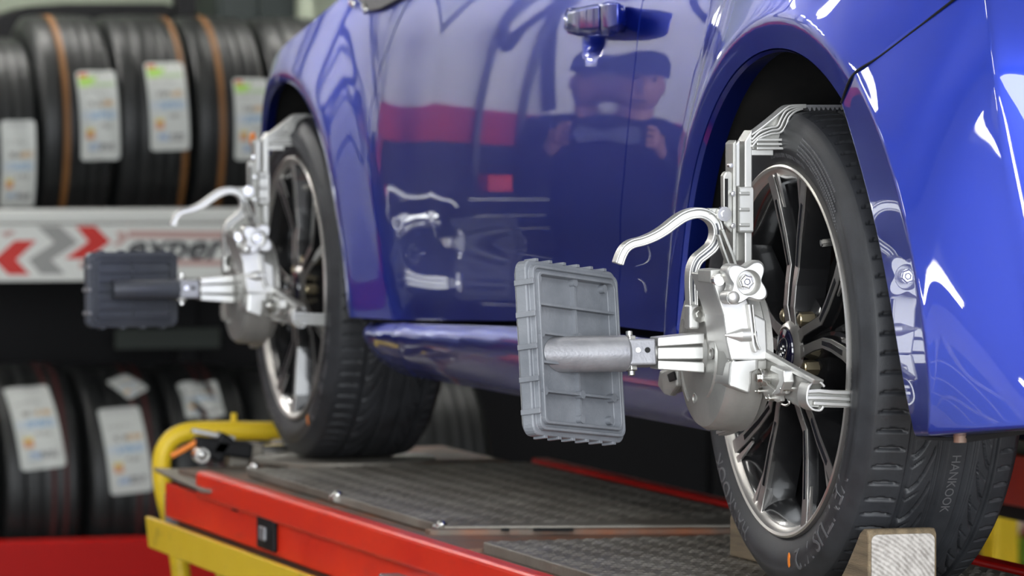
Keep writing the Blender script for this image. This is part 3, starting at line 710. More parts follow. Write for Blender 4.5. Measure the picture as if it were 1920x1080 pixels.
# dotted crescent on the upper sidewall
cr = MB(); 
for i in range(5):
    rr = 0.267 + i * 0.0055; a0, a1 = 74 - i * 0.3, 46 - (4 - i) * 2.5
    n = 34
    for k in range(n):
        a = a0 + (a1 - a0) * k / n; y = float(np.interp(rr, [0.257, 0.265, 0.271, 0.276, 0.283, 0.290, 0.296], [-0.004, -0.0065, -0.008, -0.0078, -0.006, -0.004, -0.0005])) - 0.0004
        cr.bar(pol(rr, a, y), pol(rr, a - 0.55, y), (0, 1, 0), 0.0012, 0.0022)
wpart(cr, 'sidewall_dots', M['chalk'], kind='stuff')
mkk = MB().ball(pol(0.272, -86 + 6, -0.0075), 0.005, 8, (1.0, 0.25, 2.0)); wpart(mkk, 'paint_mark', M['orange'])
me = text_mesh('HANKOOK', 0.017, 0.0004)
for v in me.vertices:
    x, y, z = v.co; a = math.radians(-22) - x / 0.3146; r = 0.3143 + z; v.co = (r * math.cos(a), 0.118 + y, r * math.sin(a))
link('tread_lettering', me, M['chalk'], wheel)
# the other three wheels
def copy_wheel(loc, flip, label):
    c = wheel.copy(); C.objects.link(c); c.parent = car; c.location = V(*loc) - car_off; c['label'] = label
    if flip: c.scale = (1, -1, 1)
    for ch in [o for o in bpy.data.objects if o.parent == wheel]:
        d = ch.copy(); C.objects.link(d); d.parent = c
    return c
fwheel = copy_wheel((WB, 0.004, HUBZ), False, 'front alloy wheel with black spokes')
fwheel.rotation_euler = (0, math.radians(-20), 0)
copy_wheel((0, 1.70, HUBZ), True, 'far rear wheel'); copy_wheel((WB, 1.70, HUBZ), True, 'far front wheel')
# far flank of the car
for o in [x for x in bpy.data.objects if x.parent == car and x.name.split('.')[0] in ('front_wing', 'front_bumper', 'door', 'side_skirt', 'wing_foot', 'rear_quarter', 'wheel_well', 'rear_bumper')]:
    c = o.copy(); C.objects.link(c); c.parent = car; c.scale = (1, -1, 1)
# suspension and exhaust glimpsed between the wheels
MB().cyl(V(-1.3, 0.62, 0.22), V(-0.35, 0.62, 0.22), 0.075, n=24).build('silencer', M['black'], car, bevel=0.01)
MB().bar(V(0.0, 0.22, 0.26), V(0.0, 1.48, 0.26), (1, 0, 0), 0.05, 0.05).build('rear_axle', M['black'], car, bevel=0.006)
MB().bar(V(WB, 0.22, 0.26), V(WB, 1.48, 0.26), (1, 0, 0), 0.05, 0.05).build('front_axle', M['black'], car, bevel=0.006)
MB().lathe(V(0.62, 0.34, 0.205), (1, 0, 0.05), [(-0.2, 0.05), (0.14, 0.052), (0.15, 0.05), (0.14, 0.046), (0.0, 0.044)], 32).build('tailpipe', M['steel'], car)
# ------------------------------------------------------------------ wheel clamp with target
clamp = thing('wheel_clamp', 'silver three-arm wheel clamp with large ribbed target on the rear wheel', 'wheel clamp', (0, 0, HUBZ), 'wheel alignment clamps')
def X(px, py, x): return atx(px, py, x)
A_, AB = M['alu'], M['alu_bright']
H = V(0, 0, HUBZ)
# round housing: stepped drum, face towards -y
yF, yB = -0.112, -0.058
m = MB().lathe(H, (0, 1, 0), [(yF - 0.004, 0.0), (yF - 0.004, 0.022), (yF, 0.026), (yF, 0.088), (yF + 0.003, 0.096), (yF + 0.010, 0.1005), (yB - 0.002, 0.103), (yB, 0.101), (yB, 0.0)], 96)
drum = m.build('housing_drum', A_, clamp)
# arc ribs and holes on the face
for r_, a0, a1 in ((0.062, -62, 62), (0.078, 150, 235), (0.062, 120, 178)):
    pts = [H + pol(r_, a, yF) for a in np.linspace(a0, a1, 24)]
    MB().sweep(pts, [(0.0024, 0), (0.0012, 0.0028), (-0.0012, 0.0028), (-0.0024, 0)], up=(0, 0, 1)).build('face_rib', A_, drum)
    MB().tube(pts, 0.0026, 8).build('face_rib', A_, drum)
for r_, a in ((0.045, 0), (0.064, -108), (0.064, 100), (0.05, 200)):
    c = H + pol(r_, a, yF); MB().lathe(c, (0, 1, 0), [(-0.0015, 0.0075), (-0.0022, 0.0062), (0.004, 0.005), (0.004, 0.0)], 20).build('boss_hole', A_, drum)
# back plate with tab at lower left
MB().lathe(H, (0, 1, 0), [(yB, 0.0), (yB, 0.092), (yB + 0.012, 0.092), (yB + 0.012, 0.0)], 64).build('back_plate', A_, clamp)
# cast shoulder over the drum, facing +x
def xpoly(pts, x): return [X(px, py, x) for px, py in pts]
sh = MB().prism(xpoly([(1312, 512), (1372, 505), (1384, 560), (1392, 585), (1418, 598), (1421, 668), (1416, 674), (1352, 674), (1344, 640), (1338, 590), (1322, 540)], 0.07), (0.075, 0, 0))
sh.build('housing_shoulder', AB, clamp, bevel=0.005, segs=3)
sh = MB().prism(xpoly([(1354, 674), (1407, 670), (1407, 690), (1394, 696), (1394, 715), (1390, 737), (1350, 722), (1352, 690)], 0.076), (0.066, 0, 0))
sh.build('housing_foot', AB, clamp, bevel=0.004, segs=3)
MB().prism(xpoly([(1320, 505), (1345, 503), (1345, 528), (1320, 530)], 0.085), (0.05, 0, 0)).build('square_lug', A_, clamp, bevel=0.002)
bc = X(1343, 524, 0.112); MB().cyl(bc, bc + V(0.012, 0, 0), 0.0075, n=16).cyl(bc, bc + V(0.016, 0, 0), 0.0045, n=6).build('lug_bolt', M['steel'], clamp)
pp = X(1400, 628, 0.108)
MB().cyl(pp + V(0, -0.030, 0.0), pp + V(0, -0.008, 0), 0.001, 0.0085, 16).cyl(pp + V(0, -0.008, 0), pp + V(0, 0.006, 0), 0.0085, n=16).build('pin_boss', AB, clamp)
MB().cyl(pp + V(0.0, 0.004, 0), pp + V(0, 0.012, 0), 0.0062, n=16).build('pin', M['steel'], clamp)
# shaft: three tapered flanges, joint block, screws, bolts
yS0, yS1 = -0.113, -0.176
for dz, hh0, hh1 in ((0.017, 0.0085, 0.0065), (0.0, 0.010, 0.0085), (-0.017, 0.0085, 0.0065)):
    a = H + V(0, yS0, dz * 1.1); b = H + V(0, yS1, dz * 0.86); mm = MB(); xh = 0.019
    vs = []
    for p, h_, xw in ((a, hh0 * 0.82, xh), (b, hh1 * 0.9, xh * 0.9)): vs += [p + V(-xw, 0, -h_), p + V(xw, 0, -h_), p + V(xw, 0, h_), p + V(-xw, 0, h_)]
    mm.add(vs, [(3, 2, 1, 0), (4, 5, 6, 7), (0, 1, 5, 4), (1, 2, 6, 5), (2, 3, 7, 6), (3, 0, 4, 7)]); mm.build('shaft_flange', M['alu_bright'], clamp, bevel=0.0015)
MB().cyl(H + V(0, yS0, 0), H + V(0, yS1 - 0.002, 0), 0.012, n=20).build('shaft', A_, clamp)
GM = M['graymetal']
# ---- target assembly, rotated about the shaft (y axis)
def make_target(root, psi, phi, wdt, hgt, mat, nrow=5, ncol=2, name='target_plate', big=True):
    R1 = Matrix.Rotation(math.radians(psi), 3, 'Y')
    def T(v): return H + R1 @ Vector(v)
    blk = MB(); blk.box((-0.016, -0.214, -0.017), (0.016, -0.178, 0.017)); blk.v = [T(v) for v in blk.v]; jb = blk.build('joint_block', GM, root, bevel=0.0025)
    for yy in (-0.203, -0.190):
        c = MB().cyl((0.016, yy, 0.002), (0.0175, yy, 0.002), 0.0036, n=14).cyl((0.0175, yy, 0.002), (0.0178, yy, 0.002), 0.002, n=6); c.v = [T(v) for v in c.v]; c.build('grub_screw', M['steel'] if yy < -0.2 else M['black'], jb)
    for s in (1, -1):
        c = MB().cyl((0, -0.208, s * 0.015), (0, -0.208, s * 0.0225), 0.0088, n=6).cyl((0, -0.208, s * 0.0225), (0, -0.208, s * 0.029), 0.0045, n=12); c.v = [T(v) for v in c.v]; c.build('clamp_bolt', M['brass'] if False else M['steel'], jb, bevel=0.0008)
    # plate frame vectors: e along the row (away), nb towards the camera side (back normal), v up
    ph = math.radians(phi); e = V(-math.sin(ph), math.cos(ph), 0); nb = V(math.cos(ph), math.sin(ph), 0); up = V(0, 0, 1)
    Cc = V(0.0, -0.261 if big else -0.287, 0.005 if big else 0.0) - nb * 0.022
    def Q(u, v, d): return T(Cc + e * u + up * v + nb * d)
    W2, H2 = wdt / 2, hgt / 2
    def rr(w2, h2, rad, d, n=5):
        out = []
        for cx_, cz_, a0 in ((w2 - rad, h2 - rad, 0), (-w2 + rad, h2 - rad, 90), (-w2 + rad, -h2 + rad, 180), (w2 - rad, -h2 + rad, 270)):
            for k in range(n + 1): a = math.radians(a0 + 90 * k / n); out.append(Q(cx_ + rad * math.cos(a), cz_ + rad * math.sin(a), d))
        return out
    rings = [rr(W2 - 0.004, H2 - 0.004, 0.012, -0.022), rr(W2, H2, 0.014, -0.018), rr(W2, H2, 0.014, -0.004), rr(W2 - 0.001, H2 - 0.001, 0.014, -0.002), rr(W2 - 0.006, H2 - 0.006, 0.012, -0.002), rr(W2 - 0.007, H2 - 0.007, 0.011, 0.005),
             rr(W2 - 0.0105, H2 - 0.0105, 0.010, 0.005), rr(W2 - 0.0115, H2 - 0.0115, 0.010, 0.001), rr(W2 - 0.014, H2 - 0.014, 0.009, 0.001), rr(W2 - 0.015, H2 - 0.015, 0.009, 0.007), rr(W2 - 0.0185, H2 - 0.0185, 0.008, 0.007), rr(W2 - 0.0195, H2 - 0.0195, 0.008, -0.004)]
    k = len(rings[0]); vs = [p for r_ in rings for p in r_]; fs = [tuple(range(k - 1, -1, -1))]
    for i in range(len(rings) - 1):
        for q_ in range(k): fs.append((i * k + q_, i * k + (q_ + 1) % k, (i + 1) * k + (q_ + 1) % k, (i + 1) * k + q_))
    fs.append(tuple((len(rings) - 1) * k + q_ for q_ in range(k)))
    pl_ = MB().add(vs, fs).build(name, mat, root, bevel=0.0006, segs=1)
    iw, ih = W2 - 0.0195, H2 - 0.0195
    def rib(u0, v0, u1, v1, h_=0.010, t_=0.003):
        a = Q(u0, v0, -0.004 + h_ / 2); b = Q(u1, v1, -0.004 + h_ / 2); MB().bar(a, b, R1 @ nb, h_, t_).build('rib', mat, pl_)
    for j in range(ncol - 1): rib(-iw + 2 * iw * (j + 0.86) / (ncol - 0.28), -ih, -iw + 2 * iw * (j + 0.86) / (ncol - 0.28), ih, 0.006, 0.0042)
    for j in range(1, nrow): 
        v_ = -ih + 2 * ih * j / nrow; rib(-iw, v_, iw, v_)
        if j % 2 == 1 and big:
            for u in (-iw + 2 * iw * 0.5, iw * 0.86, -iw): 
                MB().cyl(Q(u, v_, -0.004), Q(u, v_, 0.0065), 0.0055, n=14).build('rib_boss', mat, pl_)
    if big:
        for u, v_ in ((-iw + .002, ih - .004), (iw * 0.8, ih - .006), (0, ih - .003), (0, -ih + .006), (iw * 0.8, -ih + .008)): MB().cyl(Q(u, v_, -0.004), Q(u, v_, 0.004), 0.0055, n=14).build('rib_boss', mat, pl_)
    for j in range(5 if big else 3):
        v_ = H2 * 2 * ((j + 0.5) / (5 if big else 3) - 0.5) * 0.92
        MB().bar(Q(-W2 - 0.001, v_ - 0.0035, -0.004), Q(-W2 - 0.001, v_ + 0.0035, -0.004), R1 @ e, 0.004, 0.030).build('edge_clip', mat if big else M['graymetal'], pl_, bevel=0.0008)
    for j in range(6 if big else 4):
        u_ = W2 * 2 * ((j + 0.5) / (6 if big else 4) - 0.5) * 0.9
        for sg in (1, -1): MB().bar(Q(u_ - 0.0035, sg * (H2 + 0.001), -0.010), Q(u_ + 0.0035, sg * (H2 + 0.001), -0.010), R1 @ up, 0.004, 0.018).build('edge_clip', mat, pl_, bevel=0.0006)
    # front sheet of the target with its dot pattern side facing away
    fs_ = MB().add(rr(W2 - 0.006, H2 - 0.006, 0.011, -0.0235) + rr(W2 - 0.006, H2 - 0.006, 0.011, -0.021), [tuple(range(24)), tuple(range(47, 23, -1))] + [(i, (i + 1) % 24, 24 + (i + 1) % 24, 24 + i) for i in range(24)])
    fs_.build('target_face', M['white'], pl_)
    # barrel that carries the plate: a tube cut obliquely against the plate
    tb = MB(); rT = 0.0235 if big else 0.018; n = 40; vs = []; nT = R1 @ nb; cT = Q(0, 0, -0.003); dT = R1 @ V(0, -1, 0)
    st = T((0, -0.212, 0.0))
    for i in range(n):
        a = 2 * PI * i / n; o_ = R1 @ V(rT * math.cos(a), 0, rT * math.sin(a)); base = st + o_
        tt = (cT - base).dot(nT) / dT.dot(nT); tt = max(0.004, min(tt, 0.125)); vs += [st + o_ * 0.86, base + dT * 0.004, base + dT * tt]
    fs = [(i * 3 + q_, ((i + 1) % n) * 3 + q_, ((i + 1) % n) * 3 + q_ + 1, i * 3 + q_ + 1) for i in range(n) for q_ in (0, 1)]
    tb.add(vs, fs, True); tb.add([vs[i * 3] for i in range(n)], [tuple(range(n))]); tb.add([vs[i * 3 + 2] for i in range(n)], [tuple(range(n))])
    tb.build('target_tube', GM if big else mat, root, weld=True)
# clamp pieces shared by both clamps are built before the targets
# star knob facing +x
kc = X(1402, 530, 0.145); n = 96; prof = []
for i in range(n):
    a = 2 * PI * i / n; r_ = 0.0270 + 0.0064 * math.cos(4 * (a - math.radians(52))) ; prof.append((r_ * math.cos(a), r_ * math.sin(a)))
kn = MB(); vs = []
for x_, sc_ in ((-0.030, 0.86), (-0.027, 0.97), (-0.022, 1.0), (-0.008, 1.0), (-0.002, 0.955), (0.0, 0.88)): vs += [kc + V(x_, a * sc_, b * sc_) for a, b in prof]
for x_, rr_ in ((0.0, 0.0165), (-0.0015, 0.0155), (-0.016, 0.0145), (-0.016, 0.0)): vs += [kc + V(x_, rr_ * math.cos(2 * PI * i / n) + 0.0015, rr_ * math.sin(2 * PI * i / n)) for i in range(n)]
kn.add(vs, [(j * n + i, j * n + (i + 1) % n, (j + 1) * n + (i + 1) % n, (j + 1) * n + i) for j in range(9) for i in range(n)], True)
knob = kn.build('star_knob', M['alu_bright'], clamp)
MB().cyl(kc + V(-0.016, 0.0, 0.001), kc + V(-0.003, 0, 0.001), 0.0092, n=24).cyl(kc + V(-0.003, 0, 0.001), kc + V(-0.0015, 0, 0.001), 0.0092, 0.0078, n=6).build('knob_bolt', M['steel'], knob, bevel=0.0008)
MB().lathe(kc + V(-0.0014, 0, 0.001), (1, 0, 0), [(0, 0.0034), (0.0002, 0.0045), (-0.0008, 0.003)], 6).build('hex_socket', M['black'], knob)
gp = X(1372, 558, 0.148); MB().cyl(gp + V(-0.02, 0, 0), gp + V(0.006, 0, 0), 0.0092, 0.0088, 24).ball(gp + V(0.006, 0, 0), 0.0086, 8, (0.6, 1, 1)).build('knob_grip', AB, knob)
MB().cyl(kc + V(-0.12, 0, 0), kc + V(-0.028, 0, 0), 0.012, n=20).build('knob_stem', A_, clamp)
# lever handle in a plane across the car: I-beam sweep
hp = [X(px, py, 0.0) for px, py in ((1298, 598), (1297, 565), (1296, 530), (1298, 505), (1306, 487), (1320, 475), (1334, 462), (1342, 443), (1341, 423), (1331, 408), (1315, 400), (1298, 400), (1280, 406), (1262, 418), (1245, 431), (1225, 443), (1203, 452), (1184, 457), (1172, 465), (1164, 478), (1158, 495))]
hp = catmull(hp, 4)
hpr = []
for a, b in ((0.0058, -0.009), (0.0058, 0.009), (0.0034, 0.009), (0.0034, 0.0055), (-0.0034, 0.0055), (-0.0034, 0.009), (-0.0058, 0.009), (-0.0058, -0.009), (-0.0034, -0.009), (-0.0034, -0.0055), (0.0034, -0.0055), (0.0034, -0.009)): hpr.append((b, a))
nh = len(hp); scl = [1.0 + 0.22 * math.sin(PI * min(1, i / (nh * 0.8))) for i in range(nh)]
lev = MB().sweep(hp, hpr, up=(1, 0, 0), scale=scl, smooth=False).build('lever_handle', AB, clamp, bevel=0.0012)
MB().sweep([p + V(0.0075, 0, 0) for p in hp[4:34]], [(0.001, -0.0009), (0.001, 0.0009), (-0.001, 0.0009), (-0.001, -0.0009)], up=(1, 0, 0)).build('lever_seam', M['plastic_dark'], lev)
q0 = X(1297, 588, 0.0)
MB().box(q0 + V(-0.010, -0.0075, -0.020), q0 + V(0.012, 0.0065, 0.012)).build('lever_clevis', AB, clamp, bevel=0.003)
q1 = X(1308, 589, 0.004); MB().cyl(q1 + V(-0.01, 0, 0), q1 + V(0.008, 0, 0), 0.0105, n=24).cyl(q1 + V(0.008, 0, 0), q1 + V(0.0105, 0, 0), 0.005, n=6).build('lever_pivot', M['steel'], clamp)
q2 = X(1334, 396, 0.0); MB().box(q2 + V(-0.005, -0.006, -0.004), q2 + V(0.008, 0.008, 0.004)).build('lever_stop', A_, clamp, bevel=0.001)
# link cheeks from lever up to the rail and down behind the knob
def strap(pts, x, w_, t_, name, mat=A_, up=(1, 0, 0), plane=X):
    P_ = catmull([plane(px, py, x) for px, py in pts], 5); return MB().sweep(P_, [(t_ / 2, -w_ / 2), (t_ / 2, w_ / 2), (-t_ / 2, w_ / 2), (-t_ / 2, -w_ / 2)], up=up, smooth=False).build(name, mat, clamp, bevel=0.0008)
strap([(1352, 430), (1362, 455), (1372, 480), (1378, 500)], 0.02, 0.004, 0.012, 'link_strap')
strap([(1346, 440), (1354, 465), (1363, 490), (1368, 505)], 0.02, 0.003, 0.012, 'link_strap')
strap([(1402, 570), (1407, 610), (1411, 645), (1416, 660)], 0.112, 0.0034, 0.010, 'cheek_plate', AB)
strap([(1409, 570), (1413, 610), (1417, 640), (1424, 656)], 0.112, 0.0022, 0.010, 'cheek_plate', AB)
# top rail: C channel along z, cut at a slant, with sliding sleeve
def zbar(pxl, pxr, pyt, pyb, x, dep, name, mat, slant=0.0, bevel=0.0015, parent=None):
    a = X(pxl, pyb, x); b = X(pxr, pyb, x); c = X(pxr, pyt, x); d = X(pxl, pyt + slant, x)
    return MB().prism([a, b, c, d], (dep, 0, 0)).build(name, mat, parent or clamp, bevel=bevel)
rail = zbar(1389, 1403, 243, 505, 0.0, 0.030, 'rail', AB, slant=22)
zbar(1367, 1374, 262, 490, 0.0, 0.030, 'rail_lip', A_, slant=6, parent=rail)
zbar(1371, 1392, 268, 490, -0.012, 0.006, 'rail_web', A_, slant=4, parent=rail)
zbar(1372, 1386, 262, 350, 0.008, 0.004, 'rail_flange', AB, slant=14, parent=rail)
slv = zbar(1377, 1404, 350, 436, 0.004, 0.038, 'rail_sleeve', AB, bevel=0.0025)
for yy in (363, 393, 422):
    a = X(1388, yy, 0.024); b = X(1405, yy, 0.024); MB().cyl(a, b, 0.0024, n=10).ball(a, 0.0024, 4).build('sleeve_rib', AB, slv)
sl = [X(px, py, 0.004) for px, py in ((1353, 330), (1357, 322), (1367, 320), (1373, 326), (1375, 345), (1376, 436), (1372, 440), (1354, 420))]
MB().prism(sl, (0.012, 0, 0)).build('slotted_link', A_, clamp, bevel=0.002)
a = X(1362, 335, 0.012); b = X(1362, 395, 0.012); MB().bar(a, b, (0, 1, 0), 0.0035, 0.003).build('slot', M['black'], clamp)
for px, py, r_ in ((1355, 401, 0.0095), (1371, 363, 0.0035), (1371, 423, 0.0035), (1367, 310, 0.003)):
    q_ = X(px, py, 0.010); MB().cyl(q_, q_ + V(0.008, 0, 0), r_, n=20).cyl(q_ + V(0.008, 0, 0), q_ + V(0.0105, 0, 0), r_ * 0.5, n=6).build('rail_screw', M['steel'], clamp)
# top jaw: ribbed bracket and toothed bar along y over the tread
jx = 0.0
outer_ = [(1404, 252), (1420, 240), (1440, 224), (1460, 208), (1475, 199), (1500, 197), (1506, 202)]
edge = [(1498, 204), (1484, 212), (1475, 225), (1470, 240), (1466, 250), (1467, 262)]
jaw = MB().prism(xpoly(outer_ + edge + [(1467, 279), (1404, 280)], jx), (0.014, 0, 0)).build('tyre_jaw', A_, clamp, bevel=0.001)
def jrib(pts, w_=0.0026, d_=0.024, x=0.006, mat=AB):
    P_ = catmull([X(px, py, x) for px, py in pts], 6); MB().sweep(P_, [(d_ / 2, -w_ / 2), (d_ / 2, w_ / 2), (-d_ / 2, w_ / 2), (-d_ / 2, -w_ / 2)], up=(1, 0, 0), smooth=False).build('jaw_rib', mat, jaw, bevel=0.0006)
jrib([(1404, 253), (1425, 238), (1450, 218), (1468, 203), (1480, 198), (1506, 197)])
jrib([(1404, 262), (1420, 246), (1440, 239), (1452, 236), (1459, 222), (1468, 208), (1484, 201), (1506, 199)])
jrib([(1404, 268), (1420, 254), (1440, 245), (1456, 241), (1464, 226), (1473, 212), (1488, 204), (1506, 201)])
jrib([(1404, 276), (1418, 260), (1440, 251), (1458, 248), (1468, 236), (1474, 220), (1486, 209), (1500, 204)])
for py in (262, 270, 278): jrib([(1412, py), (1440, py), (1467, py)], 0.0034, 0.03, 0.004)
a = X(1404, 286, 0.004); b = X(1445, 286, 0.004); MB().bar(a, b, (1, 0, 0), 0.02, 0.0075).build('jaw_tongue', AB, jaw, bevel=0.0008)
tb = MB(); a = X(1500, 199, 0.0); b = a + V(0, 0.115, 0); tb.bar(a, b, (1, 0, 0), 0.022, 0.0035)
for k in range(17):
    y_ = a.y + 0.006 + k * 0.0064; tb.prism([V(0, y_, a.z - 0.001), V(0, y_ + 0.0055, a.z - 0.001), V(0, y_ + 0.0042, a.z - 0.0075)], (0.022, 0, 0))
tb.build('toothed_bar', M['graymetal'], jaw)
# lower right arm: box rail in the plane of the wheel, to the jaw behind the tyre
yA = -0.048
def Yp(px, py): return aty(px, py, yA)
def slab(pts, y, t_, name, mat=A_, bevel=0.002, parent=None): return MB().prism([aty(px, py, y) for px, py in pts], (0, t_, 0)).build(name, mat, parent or clamp, bevel=bevel)
arm = slab([(1404, 650), (1420, 655), (1532, 712), (1512, 764), (1500, 758), (1462, 728), (1420, 690), (1408, 680)], yA, 0.022, 'arm_rail', A_, 0.003)
slab([(1420, 652), (1432, 654), (1534, 712), (1530, 720), (1420, 662)], yA - 0.010, 0.010, 'arm_flange', AB, 0.0015, arm)
slab([(1455, 685), (1478, 694), (1480, 716), (1472, 738), (1464, 742), (1455, 738), (1464, 728), (1470, 714), (1468, 702), (1452, 694)], yA - 0.020, 0.014, 'spring_hook', AB, 0.002)
slab([(1432, 728), (1438, 718), (1466, 736), (1468, 752), (1462, 755), (1436, 742)], yA - 0.014, 0.006, 'link_tab', A_, 0.001)
for px, py, r_ in ((1440, 708, 0.012), (1421, 700, 0.0125), (1437, 733, 0.0035), (1457, 746, 0.0045), (1484, 728, 0.004)):
    q_ = aty(px, py, yA - 0.012); MB().cyl(q_ + V(0, 0.01, 0), q_ + V(0, -0.012, 0), r_, n=24).cyl(q_ + V(0, -0.012, 0), q_ + V(0, -0.016, 0), r_ * 0.5, n=6).build('arm_bolt', M['steel'], clamp, bevel=0.0006)
hk = catmull([aty(px, py, yA - 0.014) for px, py in ((1467, 758), (1474, 760), (1480, 756), (1478, 750))], 5); MB().tube(hk, 0.0016, 8).build('spring_wire', M['steel'], clamp)
# curved sector link around the lower right of the drum
sec = MB(); pts = catmull([aty(px, py, -0.052) for px, py in ((1422, 692), (1423, 712), (1420, 735), (1408, 760), (1392, 782), (1372, 797), (1354, 803))], 8)
sec.sweep(pts, [(0.010, 0.005), (0.010, -0.005), (-0.010, -0.005), (-0.010, 0.005)], up=(0, 1, 0), smooth=False)
MB().sweep(pts, [(0.006, 0.010), (0.006, -0.010), (-0.006, -0.010), (-0.006, 0.010)], up=(0, 1, 0), smooth=False).build('sector_link', A_, clamp, bevel=0.002)
MB().sweep([p + V(0, -0.0072, 0) for p in pts], [(0.0015, 0.0075), (0.0015, 0.0035), (-0.0015, 0.0035), (-0.0015, 0.0075)], up=(0, 1, 0), smooth=False).build('sector_rib', AB, clamp)
for px, py in ((1413, 738), (1411, 746), (1395, 768), (1381, 773)):
    q_ = aty(px, py, -0.058); MB().cyl(q_, q_ + V(0, -0.004, 0), 0.0018, n=8).build('scale_pin', AB, clamp)
q_ = aty(1352, 800, -0.062); MB().cyl(q_ + V(0, 0.006, 0), q_ + V(0, -0.006, 0.002), 0.0065, n=14).cyl(q_ + V(0.003, -0.006, 0.008), q_ + V(0.003, 0.004, 0.011), 0.003, n=10).build('cable_nipple', M['steel'], clamp)
# jaw of the lower right arm, bars run inwards across the tread
jx2 = aty(1524, 740, yA).x + 0.004
ring_ = catmull([X(px, py, jx2) for px, py in ((1538, 724), (1530, 716), (1516, 716), (1508, 726), (1505, 742), (1507, 756), (1516, 766), (1530, 768), (1536, 760))], 6)
MB().sweep(ring_, [(0.016, 0.0014), (0.016, -0.0014), (-0.016, -0.0014), (-0.016, 0.0014)], up=(1, 0, 0), smooth=False).build('jaw_clip', AB, clamp, bevel=0.0006)
jb_ = None
for k, (p_, w_) in enumerate(((((1506, 733), (1530, 732), (1560, 735), (1600, 736), (1620, 743), (1645, 748), (1662, 748), (1701, 748)), 0.0048), (((1508, 745), (1530, 745), (1560, 746), (1600, 749), (1620, 754), (1645, 758), (1701, 758)), 0.0046), (((1520, 755), (1560, 757), (1596, 759), (1620, 765), (1645, 768), (1701, 768)), 0.0046))):
    P_ = [X(px, py, jx2) for px, py in p_]
    o_ = MB().sweep(P_, [(0.012, -w_ / 2), (0.012, w_ / 2), (-0.012, w_ / 2), (-0.012, -w_ / 2)], up=(1, 0, 0), smooth=False).build('side_jaw' if jb_ is None else 'side_jaw_rib', AB, clamp if jb_ is None else jb_, bevel=0.0008)
    if jb_ is None: jb_ = o_
P_ = [X(px, py, jx2 - 0.004) for px, py in ((1508, 748), (1600, 750), (1645, 758), (1700, 758))]
MB().sweep(P_, [(0.008, -0.0095), (0.008, 0.0095), (-0.008, 0.0095), (-0.008, -0.0095)], up=(1, 0, 0), smooth=False).build('side_jaw_web', A_, jb_)
for py in (746, 757, 766):
    q_ = X(1662, py, jx2 + 0.012); MB().box(q_ + V(-0.001, -0.002, -0.003), q_ + V(0.001, 0.002, 0.003)).build('jaw_rivet', A_, jb_)
# lower left arm, mostly behind the drum
slab([(1392, 668), (1380, 700), (1258, 738), (1246, 722), (1250, 694)], yA, 0.022, 'arm_rail', A_, 0.003)
slab([(1244, 698), (1266, 686), (1274, 690), (1274, 724), (1262, 742), (1250, 738)], yA - 0.016, 0.010, 'arm_foot', A_, 0.003)
slab([(1252, 702), (1264, 696), (1268, 712), (1256, 716)], yA - 0.022, 0.003, 'arm_slot', M['black'], 0.001)
shared = [o for o in bpy.data.objects if o.parent == clamp]
# front clamp: a copy of the shared pieces, with its own smaller target
clamp2 = clamp.copy(); C.objects.link(clamp2); clamp2.location = (WB, 0.002, HUBZ); clamp2['label'] = 'silver three-arm wheel clamp with small dark target on the front wheel'
for o in shared: copy_tree(o, clamp2)
make_target(clamp, -10, 38, 0.208, 0.225, M['plastic'])
tmp = thing('target_root', 'x', 'x', (0, 0, HUBZ))
make_target(tmp, -1.5, 15, 0.185, 0.138, M['plastic_dark'], nrow=6, ncol=2, big=False)
for o in [x for x in bpy.data.objects if x.parent == tmp]: o.parent = clamp2
bpy.data.objects.remove(tmp)
# ------------------------------------------------------------------ lift runway
lift = thing('lift', 'red lift runway with rusty slip plates and a yellow end frame carrying the near wheels', 'car lift', (-0.8, 0.1, -0.75))
yN, yFar = -0.222, 0.425
MB().box((-2.62, yN + 0.02, -0.13), (2.2, yFar - 0.01, -0.018)).box((-2.92, -0.03, -0.10), (-2.62, yFar - 0.01, -0.018)).build('deck', M['rust'], lift)
MB().box((-2.345, yN - 0.012, -0.05), (2.2, yN + 0.02, -0.002)).build('edge_rail', M['red'], lift, bevel=0.008, segs=3)
MB().box((-2.64, yN, -0.108), (2.2, yN + 0.02, -0.045)).build('side_web', M['red'], lift, bevel=0.003)
MB().box((-2.4, yFar - 0.015, -0.06), (2.2, yFar + 0.02, 0.004)).build('edge_rail', M['redrack'], lift, bevel=0.006, segs=3)  # darker red puts the car's shadow into this far rail's colour
MB().box((-2.5, yN + 0.08, -0.26), (2.2, yFar - 0.05, -0.13)).build('under_frame', M['black'], lift)
pv = atz(830, 985, 0)
